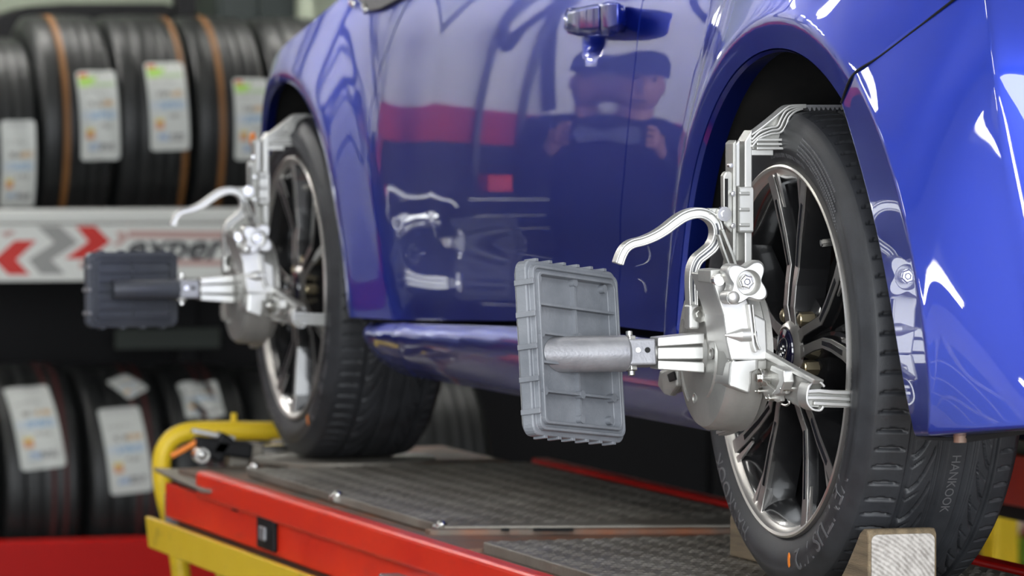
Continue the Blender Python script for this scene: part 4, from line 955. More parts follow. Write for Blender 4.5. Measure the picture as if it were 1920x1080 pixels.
def chequer(name, x0, x1, y0, y1, z0, z1, pitch, kx0, kx1, skew=0.0):
    m = MB().box((x0, y0, z0), (x1, y1, z1)); m.v = [v + V(skew * (v.y - y0) if v.x > (x0 + x1) / 2 else 0, 0, 0) for v in m.v]
    pl = m.build(name, M['plate'], lift, bevel=0.002)
    b = MB(); i = 0; x = max(x0, kx0) + 0.01
    while x < min(x1, kx1) - 0.012:
        j = 0; y = y0 + 0.008 + (pitch / 2 if i % 2 else 0)
        while y < y1 - 0.01:
            s = pitch * 0.34; t = pitch * 0.16
            d = (1, 1) if (i + j) % 2 else (1, -1)
            px_, py_ = d[0] * s, d[1] * s; qx, qy = -d[1] * t, d[0] * t; n = len(b.v)
            b.v += [V(x - px_, y - py_, z1), V(x + qx, y + qy, z1), V(x + px_, y + py_, z1), V(x - qx, y - qy, z1), V(x - px_ * .5, y - py_ * .5, z1 + 0.0016), V(x + px_ * .5, y + py_ * .5, z1 + 0.0016)]
            b.f += [[n, n + 4, n + 1], [n + 1, n + 4, n + 5], [n + 1, n + 5, n + 2], [n + 2, n + 5, n + 3], [n + 3, n + 5, n + 4], [n + 3, n + 4, n]]; b.sm += [False] * 6
            y += pitch; j += 1
        x += pitch; i += 1
    b.build('tread_pattern', M['plate'], pl, kind='stuff', fix=False, weld=False)
    return pl
s1 = chequer('slip_plate', -2.36, pv.x, -0.135, 0.395, -0.016, -0.001, 0.026, -2.4, 0, skew=0.25)
p2 = atz(962, 1018, -0.004)
s2 = chequer('slip_plate', p2.x, 0.9, -0.155, 0.395, -0.018, -0.001, 0.022, -1, 0.9)
# rust-coloured filler between the plates, with dark tape patches
MB().box((pv.x + 0.0, -0.19, -0.018), (p2.x - 0.01, 0.39, -0.012)).build('filler_strip', M['rust'], lift)
cross = MB().box((pv.x + 0.008, -0.165, -0.016), (pv.x + 0.035, 0.39, -0.004)); cross.v = [v + V(0.25 * (v.y + 0.135), 0, 0) for v in cross.v]; cross.build('cross_bar', M['rust'], lift, bevel=0.002)
for px, py in ((828, 982), (633, 926), (478, 872)):
    q = atz(px, py, 0.0); MB().ball(q + V(0, 0, -0.003), 0.009, 6).cyl(q + V(-0.02, -0.004, -0.008), q + V(0.01, -0.004, -0.008), 0.006, n=12).build('roller', M['steel'], lift)
for a, b in ((940, 955), (1000, 1075)):
    q0 = atz(a, 993, -0.004); q1 = atz(b, 993, -0.004); MB().bar(q0, q1, (1, 0, 0), 0.03, 0.002).build('tape_patch', M['black'], lift)
# latch plate and hooks on the side
q = aty(502, 1000, yN - 0.004); MB().box(q + V(-0.055, -0.006, -0.028), q + V(0.055, 0.004, 0.028)).build('latch_plate', M['black'], lift, bevel=0.004)
MB().box(q + V(-0.02, -0.012, -0.012), q + V(0.02, -0.006, 0.012)).build('latch', M['graymetal'], lift, bevel=0.003)
q = aty(441, 943, yN - 0.004); MB().box(q + V(-0.014, -0.004, -0.014), q + V(0.014, 0.004, 0.016)).build('latch_hook', M['black'], lift, bevel=0.003)
for px, py in ((790, 1085),):
    q = aty(px, py, yN + 0.02); MB().box(q + V(-0.06, -0.05, -0.012), q + V(0.1, 0.0, 0.004)).build('side_bracket', M['graymetal'], lift, bevel=0.003)
# yellow end frame
YX = -2.96
tp = catmull([X_ for X_ in [atx(px, py, YX) for px, py in ((344, 1150), (340, 1080), (327, 1000), (309, 930), (303, 885), (306, 850), (322, 824), (352, 810), (400, 807), (470, 808), (528, 808))]], 6)
MB().tube(tp, 0.0185, 16).build('end_tube', M['yellow'], lift)
q = atx(437, 788, YX); MB().cyl(q + V(0, 0, -0.02), q + V(0, 0.002, 0.014), 0.006, n=10).build('tube_peg', M['yellow'], lift)
a = aty(276, 970, -0.245)
def zof(px, py, y): return aty(px, py, y)
bar_pts = [aty(278, 968, -0.245), aty(640, 1100, -0.245), aty(640, 1165, -0.245), aty(284, 1026, -0.245)]
MB().prism(bar_pts, (0, 0.012, 0)).build('link_bar', M['yellow'], lift, bevel=0.002)
q = atx(425, 1030, -2.8); MB().box(q + V(-0.01, -0.02, -0.08), q + V(0.01, 0.02, 0.045)).build('link_post', M['yellow'], lift, bevel=0.003)
MB().prism([atx(310, 925, -2.9), atx(330, 925, -2.9), atx(333, 1000, -2.9), atx(322, 1012, -2.9), atx(310, 1000, -2.9)], (0.02, 0, 0)).build('hinge_strap', M['graymetal'], lift, bevel=0.004)
q = atx(321, 1000, -2.88); MB().cyl(q, q + V(0.02, 0, 0), 0.011, n=16).build('hinge_bolt', M['steel'], lift)
MB().prism([atz(288, 880, -0.03), atz(345, 882, -0.03), atz(405, 912, -0.03), atz(398, 922, -0.03), atz(375, 920, -0.03), atz(300, 886, -0.03)], (0, 0, 0.006)).build('corner_plate', M['plate'], lift, bevel=0.001)
MB().box((-2.90, -0.02, -0.018), (-2.40, 0.39, -0.006)).build('end_deck', M['rust'], lift, bevel=0.003)
# parts of the turn plate in front of the front wheel
for (px, py), sz, mt in (((512, 846), (0.03, 0.035, 0.012), 'steel'), ((470, 848), (0.03, 0.02, 0.018), 'plate'), ((445, 855), (0.02, 0.02, 0.02), 'plate'), ((540, 838), (0.03, 0.03, 0.014), 'plate')):
    q = atz(px, py, 0.0); MB().box(q - V(*sz), q + V(sz[0], sz[1], sz[2])).build('turn_plate_block', M[mt], lift, bevel=0.005)
MB().cyl((WB, 0.1, -0.006), (WB, 0.1, 0.0), 0.17, n=48).build('turn_plate', M['plate'], lift)
for x in (-2.2, 1.6):
    MB().box((x - 0.06, 0.0, FLOOR), (x + 0.06, 0.22, -0.26)).box((x - 0.25, -0.1, FLOOR), (x + 0.25, 0.32, FLOOR + 0.04)).build('leg', M['black'], lift, bevel=0.01)
MB().bar(V(-2.2, 0.1, -0.6), V(1.2, 0.1, -0.3), (0, 1, 0), 0.10, 0.09).bar(V(-2.0, 0.22, -0.3), V(1.4, 0.22, -0.62), (0, 1, 0), 0.06, 0.09).build('scissor_arm', M['black'], lift, bevel=0.01)
# far runway
lift2 = thing('lift', 'red lift runway under the far wheels of the car', 'car lift', (-0.8, 1.6, -0.75))
MB().box((-3.0, 1.35, -0.13), (2.2, 1.95, -0.016)).build('deck', M['black'], lift2)
MB().box((-3.0, 1.33, -0.10), (2.2, 1.35, -0.004)).build('edge_rail', M['red'], lift2, bevel=0.004)
for x in (-2.2, 1.6): MB().box((x - 0.06, 1.55, FLOOR), (x + 0.06, 1.75, -0.13)).build('leg', M['black'], lift2, bevel=0.01)

# things lying at the front end of the runway
cl = thing('clamp_tool', 'black and chrome clamp tool lying at the front end of the runway', 'tool', tuple(atz(395, 862, -0.004)))
q = atz(395, 862, -0.004)
MB().bar(q + V(0, -0.03, 0.03), q + V(0, 0.075, 0.015), (1, 0, 0), 0.05, 0.03).bar(q + V(0, 0.0, 0.0), q + V(0, 0.03, 0.045), (1, 0, 0), 0.05, 0.03).build('body', M['black'], cl, bevel=0.006)
MB().bar(q + V(0, -0.035, 0.055), q + V(0, 0.045, 0.038), (1, 0, 0), 0.022, 0.010).build('handle', M['alu_bright'], cl, bevel=0.003)
MB().cyl(q + V(0.03, -0.03, 0.012), q + V(0.06, -0.03, 0.012), 0.014, n=16).ball(q + V(0.06, -0.03, 0.014), 0.009, 6).build('bolt', M['steel'], cl)
st = MB().tube([q + V(0, -0.075, 0.008), q + V(0, -0.04, 0.026), q + V(0, -0.025, 0.034)], 0.0055, 8).build('stick', M['orange']); tag(st, 'short orange stick leaning on the black clamp tool', 'stick')

# ------------------------------------------------------------------ wooden chocks
R_ = 0.3146
def chock(name, label, x0, x1, y0, y1, h, top, dirn):
    """wedge with a hollow slope; dirn = +1: tall end at x1"""
    t = thing(name, label, 'wheel chock', ((x0 + x1) / 2, (y0 + y1) / 2, 0))
    prof = [(x0, 0.0)]; xs = np.linspace(x0 + 0.004, x1 - top, 10)
    for x in xs:
        u = (x - x0) / (x1 - top - x0); z = 0.012 + (h - 0.006 - 0.012) * u ** 1.25; prof.append((x, z))
    prof += [(x1 - top + 0.012, h), (x1 - 0.006, h), (x1, h - 0.006), (x1, 0.0)]
    if dirn < 0: prof = [(x0 + x1 - x, z) for x, z in prof]
    o = MB().prism([V(x, (y0 + y1) / 2, z) for x, z in prof], (0, y1 - y0, 0)).build('wedge', M['wood'], t, bevel=0.003)
    xe = x1 if dirn > 0 else x0; s = 1 if dirn > 0 else -1
    m = MB(); y_a, y_b, z_b = y0 + 0.004, y1 - 0.004, h - 0.006; r = 0.008; pts = []
    for cy_, cz_, a0 in ((y_b - r, z_b - r, 0), (y_a + r, z_b - r, 90)):
        for k in range(5): a = math.radians(a0 + 22.5 * k); pts.append(V(xe, cy_ + r * math.cos(a), cz_ + r * math.sin(a)))
    pts += [V(xe, y_a, 0.0), V(xe, y_b, 0.0)]
    m.prism(pts, (0.004, 0, 0)).build('end_face', M['endgrain'], t, label='grey sawn end grain')
    return t
ca = atx(1628, 994, 0.30); cb = atx(1757, 994, 0.30)
chock('wooden_chock', 'wooden chock with grey sawn end behind the rear tyre', 0.165, 0.30, ca.y, cb.y, ca.z, 0.03, 1)
cfr = atz(1368, 1042, 0.0)
fz = atx(1369, 962, cfr.x).z
chock('wooden_chock', 'brown wooden chock wedged ahead of the rear tyre', cfr.x, cfr.x + 0.24, cfr.y, cfr.y + 0.09, fz, 0.06, -1)

# ------------------------------------------------------------------ tyre rack with stored tyres
RXF = -6.62
rack = thing('tyre_rack', 'steel tyre rack with a white printed upper beam and a red lower beam', 'rack', (-6.95, 0.9, FLOOR))
zt = atx(200, 391, RXF).z; zb = atx(200, 420, RXF).z; zs_ = atx(200, 526, RXF).z; zr = atx(100, 1012, RXF).z
MB().box((RXF - 0.05, -0.9, zb), (RXF, 2.6, zt)).build('upper_beam', M['white'], rack, bevel=0.012, segs=4)
MB().box((RXF - 0.05, -0.9, zr - 0.13), (RXF, 2.6, zr)).build('lower_beam', M['redrack'], rack, bevel=0.012, segs=4)
for z in (zb, zr - 0.1): MB().box((-7.46, -0.9, z), (-7.40, 2.6, z + 0.06)).build('rear_beam', M['black'], rack, bevel=0.006)
for y in (-0.92, 2.6, 0.93):
    for x in (RXF - 0.03, -7.45):
        if y == 0.93 and x > -7: continue
        MB().box((x - 0.03, y - 0.03, FLOOR), (x + 0.03, y + 0.03, 2.4)).build('post', M['white' if x > -7 else 'black'], rack, bevel=0.004)
MB().box((-7.52, -0.9, FLOOR), (-7.49, 2.6, 0.9)).build('back_panel', M['black'], rack)
MB().box((RXF - 0.03, 0.98, atx(420, 300, RXF).z - 0.012), (RXF - 0.0, 1.5, atx(420, 300, RXF).z)).build('stay', M['graymetal'], rack)
# printed board hung under the upper beam
board = thing('sign_board', 'white printed board with red and grey arrows along the upper rack beam', 'sign', (RXF, 0.9, zs_))
MB().box((RXF + 0.001, -0.9, zs_), (RXF + 0.005, 2.6, zb - 0.001)).build('board', M['white'], board, bevel=0.003)
SX = RXF + 0.0055
def flat(poly, mat, name): MB().prism([atx(px, py, SX) for px, py in poly], (0.002, 0, 0)).build(name, M[mat], board)
flat([(-12, 487), (28, 451), (68, 451), (30, 487), (56, 515), (16, 515)], 'sign_red', 'red_arrow')
flat([(70, 424), (112, 424), (146, 455), (96, 487), (122, 514), (76, 514), (54, 487), (102, 455)], 'sign_grey', 'grey_arrow')
flat([(142, 424), (178, 424), (207, 453), (163, 485), (122, 485), (166, 453)], 'sign_red', 'red_arrow')
flat([(218, 434), (232, 434), (240, 447), (222, 461), (212, 461), (224, 447)], 'sign_pink', 'small_arrow')
flat([(150, 490), (164, 490), (170, 497), (158, 503), (148, 503)], 'sign_pink', 'small_arrow')
flat([(2, 436), (22, 432), (30, 436), (10, 446)], 'sign_pink', 'small_arrow')
flat([(240, 432), (640, 436), (640, 450), (240, 446)], 'sign_pink', 'thin_stripe')
flat([(180, 486), (640, 489), (640, 500), (180, 497)], 'sign_pink', 'thin_stripe')
me = text_mesh('expert', 0.118, 0.001, shear=0.35, bold=0.003)
o_ = atx(238, 486, SX)
xs = [v.co.x for v in me.vertices]; sc = ((atx(452, 486, SX) - o_).y) / (max(xs) - min(xs))
for v in me.vertices: x, y, z = v.co; v.co = (SX + 0.001 + z, o_.y + (x - min(xs)) * sc, o_.z + y * 0.86)
for v in me.vertices: v.co = v.co - board.location
link('lettering', me, M['sign_black'], board)

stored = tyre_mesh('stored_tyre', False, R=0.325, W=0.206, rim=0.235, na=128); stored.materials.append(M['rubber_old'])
# axial grooves between tread ribs are in the mesh; a few stored tyres carry a coloured stripe and a printed label
def label_mesh(R, wy, y0, a0, a1, seed, tilt=0.0, green=True, crumple=0.0):
    rnd = random.Random(seed); nu, nv = 26, 62; vs = []; fs = []; col = []
    for j in range(nv + 1):
        for i in range(nu + 1):
            u = i / nu; v = j / nv
            dw = (u - 0.5) * wy; dv = (v - 0.5) * (a1 - a0) * R
            rad = 0.006 / wy  # rounded corners
            cu = min(u, 1 - u) * wy; cv = min(v, 1 - v) * abs(a1 - a0) * R; rr = 0.012
            if cu < rr and cv < rr:
                k = math.hypot(rr - cu, rr - cv)
                if k > rr: s = rr / k; dw = math.copysign(wy / 2 - rr + (rr - cu) * s, dw); dv = math.copysign(abs(a1 - a0) * R / 2 - rr + (rr - cv) * s, dv)
            ca_, sa_ = math.cos(tilt), math.sin(tilt); y = y0 + dw * ca_ - dv * sa_; h = dw * sa_ + dv * ca_
            a = (a0 + a1) / 2 + h / R; r = R + 0.0025 + crumple * 0.004 * math.sin(9 * u + 5 * v)
            vs.append((r * math.cos(a), y, r * math.sin(a)))
    for j in range(nv):
        for i in range(nu): fs.append((j * (nu + 1) + i, j * (nu + 1) + i + 1, (j + 1) * (nu + 1) + i + 1, (j + 1) * (nu + 1) + i))
    me = bpy.data.meshes.new('label'); me.from_pydata(vs, [], fs); ca = me.color_attributes.new('col', 'FLOAT_COLOR', 'POINT')
    W_ = (0.66, 0.68, 0.64)
    def colour(u, v):
        v = 1 - v   # 0 at the top
        if u < 0.05 or u > 0.95 or v < 0.02 or v > 0.97: return W_
        if green:
            if v < 0.07: return (0.55, 0.10, 0.04) if u < 0.3 else ((0.35, 0.36, 0.33) if int(u * 22) % 2 else W_)
            if v < 0.19: return (0.42, 0.68, 0.14) if u < 0.55 - (v - 0.07) * 2 else ((0.45, 0.58, 0.35) if v > 0.14 else W_)
        else:
            if v < 0.08: return (0.55, 0.56, 0.54) if 0.15 < u < 0.85 else W_
        if 0.22 < v < 0.26: return (0.5, 0.51, 0.48) if 0.12 < u < 0.7 and rnd.random() < 0.6 else W_
        if 0.35 < v < 0.41: return ((0.28, 0.27, 0.25) if u < 0.55 else (0.62, 0.42, 0.22)) if 0.25 < u < 0.9 and rnd.random() < 0.65 else W_
        if 0.46 < v < 0.55: return (0.30, 0.45, 0.60) if 0.3 < u < 0.85 and rnd.random() < 0.6 else (0.58, 0.64, 0.68)
        if 0.60 < v < 0.66: return (0.3, 0.3, 0.28) if 0.45 < u < 0.8 and rnd.random() < 0.5 else W_
        if 0.62 < v < 0.76 and 0.14 < u < 0.38: return (0.75, 0.62, 0.12) if v < 0.69 else (0.66, 0.34, 0.18)
        if 0.82 < v < 0.90: return ((0.3, 0.42, 0.6) if u < 0.5 else (0.25, 0.25, 0.25)) if 0.22 < u < 0.85 and rnd.random() < 0.7 else W_
        return W_
    flat_ = []
    for j in range(nv + 1):
        for i in range(nu + 1): flat_ += [*colour(i / nu, j / nv), 1.0]
    ca.data.foreach_set('color', flat_); me.materials.append(M['print']); return me
def stored_tyre(cpx, top_py, R, wpx, row, label, lab=None, stripes=(), smat='brown'):
    xr = RXF - 0.06; xc = xr - R
    c = atx(cpx, 257, xr); ztop = atx(cpx, top_py, xc).z; zc = ztop - R
    wy = wpx / 690.0; y0 = c.y - wy / 2
    t = bpy.data.objects.new('stored_tyre', stored); C.objects.link(t); sR = R / 0.325; sW = wy / 0.206
    t.location = (xc, y0, zc)
    # bake size into an own mesh so that the children keep real size
    me = stored.copy(); co = np.empty(len(me.vertices) * 3); me.vertices.foreach_get('co', co); co = co.reshape(-1, 3) * np.array([sR, sW, sR]); me.vertices.foreach_set('co', co.ravel()); me.update(); t.data = me
    tag(t, label, 'tyre', 'tyres on the ' + row + ' level of the rack')
    off = V(xc, y0, zc)
    for frac, w_ in stripes:
        m = MB(); ys = (frac - w_ / 2) * wy, (frac + w_ / 2) * wy; d = abs(frac - 0.5) * 2
        rr = [R - 0.0045 * (abs(y / wy - 0.5) * 2) ** 2 - 0.0052 * max(0, (abs(y / wy - 0.5) * 2 - 0.72) / 0.28) ** 2.2 + 0.001 for y in ys]
        m.lathe((0, 0, 0), (0, 1, 0), [(ys[0], rr[0]), (ys[1], rr[1])], 96); m.v = [v + off for v in m.v]; m.build('tread_stripe', M[smat], t)
    for (x0, y0_, x1, y1_, tilt, green, crump) in (lab or []):
        # label corners in the photograph -> axial position and angle on the tread
        a0 = math.asin(max(-0.98, min(0.98, (atx((x0 + x1) / 2, y1_, xr).z - zc) / R))); a1 = math.asin(max(-0.98, min(0.98, (atx((x0 + x1) / 2, y0_, xc + R * 0.9).z - zc) / R)))
        yy = atx((x0 + x1) / 2, 300, xr).y - y0; ww = (x1 - x0) / 636.0
        lm = label_mesh(R, ww, yy, a0, a1, int(x0), tilt, green, crump)
        lo = bpy.data.objects.new('label', lm); C.objects.link(lo); lo.parent = t
    return t
G = True
stored_tyre(8, 70, 0.30, 138, 'upper', 'lower stored tyre at the left end of the upper rack level', [(5, 226, 66, 388, 0.02, False, 0.3)])
stored_tyre(150, 29, 0.325, 142, 'upper', 'stored tyre with an orange stripe left of its green topped label', [(152, 134, 222, 300, 0.03, True, 0.4)], [(0.33, 0.085)])
stored_tyre(295, 29, 0.325, 140, 'upper', 'stored tyre with an orange stripe right of its green topped label', [(282, 118, 352, 282, 0.03, True, 0)], [(0.90, 0.08)])
stored_tyre(437, 31, 0.325, 138, 'upper', 'striped stored tyre on the upper level half hidden by the front wing', [(442, 148, 505, 300, 0.0, True, 0)], [(0.36, 0.085)])
stored_tyre(578, 33, 0.325, 138, 'upper', 'stored tyre behind the car bonnet on the upper level')

ST = ((0.62, 0.05), (0.78, 0.05))
stored_tyre(82, 680, 0.325, 152, 'lower', 'stored tyre with one tall label left on the lower level', [(32, 730, 112, 880, 0.10, False, 0.3)], ST, 'darkred')
stored_tyre(243, 682, 0.325, 152, 'lower', 'stored tyre with a tall label and a small tilted tag on top', [(200, 767, 276, 925, 0.09, False, 0), (234, 712, 284, 748, 0.6, False, 0)], ST, 'darkred')
stored_tyre(400, 680, 0.325, 150, 'lower', 'stored tyre with a short crumpled label above the yellow tube', [(356, 722, 428, 786, 0.04, False, 1.0)], ((0.45, 0.04), (0.6, 0.04)), 'darkred')
stored_tyre(555, 684, 0.325, 150, 'lower', 'stored tyre on the lower level beside the front wheel')
stored_tyre(-78, 682, 0.325, 150, 'lower', 'stored tyre at the left edge of the lower level')
for i in range(2): stored_tyre(705 + i * 150, 684, 0.325, 150, 'lower', 'stored tyre on the lower level ' + ('just behind the front wheel' if i == 0 else 'under the middle of the door'))
# black crate and dark cabinet above and behind the tyres
bx = -7.75
cr_ = MB(); P_ = [atx(px, py, bx) for px, py in ((-60, 90), (-60, 60), (-10, 30), (40, 14), (110, 9), (290, 9), (325, 18), (350, 45), (356, 90))]
cr_.prism(P_, (0.25, 0, 0)); o = cr_.build('crate', M['black'], None, bevel=0.02); tag(o, 'black crate with rounded shoulders behind the upper tyres', 'crate')
cab = thing('cabinet', 'dark green cabinet behind the upper tyres near the bonnet', 'cabinet', (-7.9, 1.2, FLOOR))
a = atx(406, 30, -7.8); b = atx(556, 30, -7.8)
MB().box((-8.1, a.y, FLOOR), (-7.8, b.y, 1.9)).build('body', newmat('dark_green_steel', (0.012, 0.02, 0.018), 0.5), cab, bevel=0.01)
MB().box((-7.8, a.y + 0.01, 0.2), (-7.785, (a.y + b.y) / 2 - 0.004, 1.88)).build('door', newmat('dark_green_door', (0.014, 0.022, 0.02), 0.45), cab, bevel=0.003)
MB().box((-7.8, (a.y + b.y) / 2 + 0.004, 0.2), (-7.785, b.y - 0.01, 1.88)).build('door', newmat('dark_green_leaf', (0.014, 0.022, 0.02), 0.45), cab, bevel=0.003)
a = atx(562, 30, -7.6); b = atx(588, 30, -7.6)
struct('trim_3', MB().box((-7.65, a.y, FLOOR), (-7.6, b.y, CEIL)), M['greenwall'])
# pale panel low behind the rack
MB0 = MB().box((-7.37, atx(225, 632, -7.3).y, atx(300, 655, -7.3).z), (-7.35, atx(420, 632, -7.3).y, atx(300, 618, -7.3).z))
o = MB0.build('pallet_board', newmat('dull_green_board', (0.045, 0.055, 0.045), 0.6)); tag(o, 'dull green board low behind the rack under the printed beam', 'board')

# ------------------------------------------------------------------ background seen past the rear tyre
bg = -2.6
def bgbox(name, label, cat, px0, py0, px1, py1, y, d, mat, bev=0.01):
    a = aty(px0, py1, y); b = aty(px1, py0, y)
    o = MB().box((min(a.x, b.x), y, min(a.z, b.z)), (max(a.x, b.x), y + d, max(a.z, b.z))).build(name, M[mat], None, bevel=bev); return tag(o, label, cat)
t = thing('yellow_post', 'yellow steel post standing beyond the rear tyre', 'post', (0, 0, 0))
a = aty(1838, 700, 3.2); b = aty(1866, 700, 3.2); t.location = ((a.x + b.x) / 2, 3.25, FLOOR)
MB().box((a.x, 3.2, FLOOR), (b.x, 3.28, 0.9)).build('post', M['yellow'], t, bevel=0.01); MB().box((a.x - 0.12, 3.1, FLOOR), (b.x + 0.12, 3.4, FLOOR + 0.03)).build('foot_plate', M['yellow'], t, bevel=0.005)
t = thing('tool_trolley', 'red and green tool trolley beyond the rear tyre', 'trolley', (0, 0, FLOOR))
a = aty(1872, 1050, 3.6); b = aty(2060, 870, 3.6); t.location = (a.x, 3.6, FLOOR)
z = lambda py: aty(1890, py, 3.6).z
MB().box((a.x, 3.6, z(1000)), (b.x, 4.1, z(840))).build('red_cabinet', M['redrack'], t, bevel=0.01)
MB().box((a.x, 3.58, z(1050)), (b.x, 4.1, z(1004))).build('green_tray', M['lime'], t, bevel=0.01)
MB().box((a.x, 3.62, FLOOR), (b.x, 4.1, z(1052))).build('lower_body', M['black'], t, bevel=0.01)
o = MB().ball(aty(1886, 978, 3.5), 0.06, 8, (1, 1, 1)).build('rag', M['white']); tag(o, 'crumpled white rag on the tool trolley', 'rag')
# small glowing box standing in for a lamp reflection, under the sill
t = thing('lamp_reflection', 'small glowing box standing in for a lamp reflection low behind the car below the grey target', 'lamp', tuple(aty(1037, 826, 2.2)))
q = aty(1037, 826, 2.2); MB().box(q + V(-0.08, 0, -0.03), q + V(0.08, 0.06, 0.03)).build('housing', M['black'], t, bevel=0.01)
MB().box(q + V(-0.07, -0.012, -0.02), q + V(0.07, 0, 0.02)).build('lens', newmat('reflection_glow', (1, 1, 1), 0.5, emit=(0.85, 1, 0.8), estr=1.2), t, bevel=0.006)
# ------------------------------------------------------------------ the bay beside the car, seen mirrored in its flank
for i, y in enumerate((-1.30, -1.84, -2.22, -3.4, -4.4)):  # posts and brace added to mirror as dark bands in the door
    struct('added_pillar', MB().box((RX0 + 0.02, y - 0.022, FLOOR), (RX0 + 0.12, y + 0.022, CEIL)), M['plastic_dark'])
struct('added_brace', MB().bar(V(RX0 + 0.08, -1.66, CEIL), V(RX0 + 0.08, -2.45, 1.0), (1, 0, 0), 0.05, 0.10), M['cloth'])
for i, x in enumerate((-6.6, -4.9, -3.2, -1.5, 0.2)):
    struct('beam', MB().box((x - 0.06, RY0, CEIL - 0.28), (x + 0.06, RY1, CEIL)), M['graymetal'])
def cabinet(name, label, cat, x, y, w_, d_, h, mat, drawers=4, dm='red'):
    t = thing(name, label, cat, (x, y, FLOOR))
    MB().box((x - d_ / 2, y - w_ / 2, FLOOR + 0.08), (x + d_ / 2, y + w_ / 2, FLOOR + h)).build('body', M[mat], t, bevel=0.01)
    for k in range(drawers):
        z0 = FLOOR + 0.1 + (h - 0.14) * k / drawers; z1 = z0 + (h - 0.14) / drawers - 0.015
        dr = MB().box((x + d_ / 2, y - w_ / 2 + 0.02, z0), (x + d_ / 2 + 0.018, y + w_ / 2 - 0.02, z1)).build('drawer', M[dm], t, bevel=0.004)
        MB().bar((x + d_ / 2 + 0.03, y - w_ / 2 + 0.06, z1 - 0.02), (x + d_ / 2 + 0.03, y + w_ / 2 - 0.06, z1 - 0.02), (1, 0, 0), 0.02, 0.014).build('handle', M['steel'], dr, bevel=0.003)
    for sx in (-1, 1):
        for sy in (-1, 1): MB().cyl((x + sx * (d_ / 2 - 0.06), y + sy * (w_ / 2 - 0.06) - 0.015, FLOOR + 0.04), (x + sx * (d_ / 2 - 0.06), y + sy * (w_ / 2 - 0.06) + 0.015, FLOOR + 0.04), 0.04, n=16).build('castor', M['black'], t)
    return t
cabinet('tool_cabinet', 'navy tool cabinet with a red tool box on top left of the car', 'cabinet', -7.8, -1.95, 0.8, 0.5, 1.12, 'cloth', 4, 'cloth')
cabinet('drawer_dolly', 'low red drawer dolly on the floor ahead of the navy cabinet', 'dolly', -6.6, -1.72, 0.30, 0.5, 0.36, 'redrack', 2, 'red')
cabinet('tool_cabinet', 'black tool cabinet against the white front wall', 'cabinet', -7.6, -3.6, 1.2, 0.5, 1.5, 'black', 5, 'black')
# lamps over the rack
for y in (0.1, 1.6):
    t = thing('ceiling_lamp', 'twin tube lamp hanging over the ' + ('left' if y < 1 else 'right') + ' half of the tyre rack', 'lamp', (-6.95, y, 1.5), 'lamps over the tyre rack')
    MB().box((-7.03, y - 0.6, 1.5), (-6.87, y + 0.6, 1.55)).box((-6.955, y - 0.4, 1.55), (-6.945, y - 0.39, CEIL)).box((-6.955, y + 0.39, 1.55), (-6.945, y + 0.4, CEIL)).build('housing', M['white'], t)
    for s in (-1, 1): MB().cyl((-6.95 + s * 0.04, y - 0.55, 1.475), (-6.95 + s * 0.04, y + 0.55, 1.475), 0.018, n=8).build('tube', M['tube'], t)
# ------------------------------------------------------------------ the man with a camera, seen mirrored in the door
def skin(name, nodes, edges, mat, parent, root=0, sub=2):
    """nodes [(x,y,z,r)]"""
    off = world_off(parent); me = bpy.data.meshes.new(name); me.from_pydata([V(*n_[:3]) - off for n_ in nodes], edges, [])
    o = link(name, me, mat, parent); o.modifiers.new('skin', 'SKIN'); sl_ = me.skin_vertices[0].data
    for i, n_ in enumerate(nodes): r_ = n_[3]; sl_[i].radius = (r_ if not isinstance(r_, tuple) else r_[0], r_ if not isinstance(r_, tuple) else r_[1]); sl_[i].use_root = (i == root)
    m = o.modifiers.new('sub', 'SUBSURF'); m.levels = sub; m.render_levels = sub
    for p in me.polygons: p.use_smooth = True
    o.modifiers['skin'].use_smooth_shade = True
    return o
PX, PY, F0 = -3.9, -1.12, FLOOR
man = thing('person', 'person in dark work clothes and cap holding a camera, mirrored in the car door', 'person', (PX, PY, F0))
def L(f, s, z): return (PX + f * 0.93 - s * 0.37, PY + f * 0.37 + s * 0.93, F0 + z)   # f forward (towards the car), s to his left
N_ = []
def nd_(f, s, z, r): N_.append((*L(f, s, z), r)); return len(N_) - 1
pel = nd_(0, 0, 0.98, 0.14); w1 = nd_(0, 0, 1.12, 0.135); c1 = nd_(0, 0, 1.30, (0.16, 0.15)); c2 = nd_(0, 0, 1.44, 0.12); nk = nd_(0.02, 0, 1.54, 0.06)
E_ = [(pel, w1), (w1, c1), (c1, c2), (c2, nk)]
for s in (-1, 1):
    a = nd_(0, s * 0.19, 1.44, 0.075); b = nd_(0.10, s * 0.24, 1.20, 0.055); c = nd_(0.36, s * 0.13, 1.36, 0.042)
    E_ += [(c2, a), (a, b), (b, c)]
    h_ = nd_(0, s * 0.10, 0.90, 0.10); k = nd_(0.03, s * 0.12, 0.50, 0.072); an = nd_(-0.01, s * 0.13, 0.10, 0.052); to = nd_(0.16, s * 0.14, 0.05, 0.045)
    E_ += [(pel, h_), (h_, k), (k, an), (an, to)]
skin('body', N_, E_, M['cloth'], man)
hd_ = MB().ball(L(0.03, 0, 1.66), 0.105, 14, (0.92, 0.78, 1.16)); hd_.build('head', M['skin'], man)
hm = MB().ball(L(0.135, 0, 1.64), 0.018, 6, (1, 0.8, 1.5)); hm.ball(L(0.03, 0.085, 1.65), 0.022, 6, (0.8, 0.5, 1.3)).ball(L(0.03, -0.085, 1.65), 0.022, 6, (0.8, 0.5, 1.3)).cyl(L(0.01, 0, 1.50), L(0.02, 0, 1.60), 0.055); hm.build('face', M['skin'], man)
MB().ball(L(0.115, 0.035, 1.675), 0.010, 6).ball(L(0.115, -0.035, 1.675), 0.010, 6).bar(L(0.122, -0.025, 1.585), L(0.122, 0.025, 1.585), (0, 0, 1), 0.006, 0.01).build('eyes', M['black'], man)
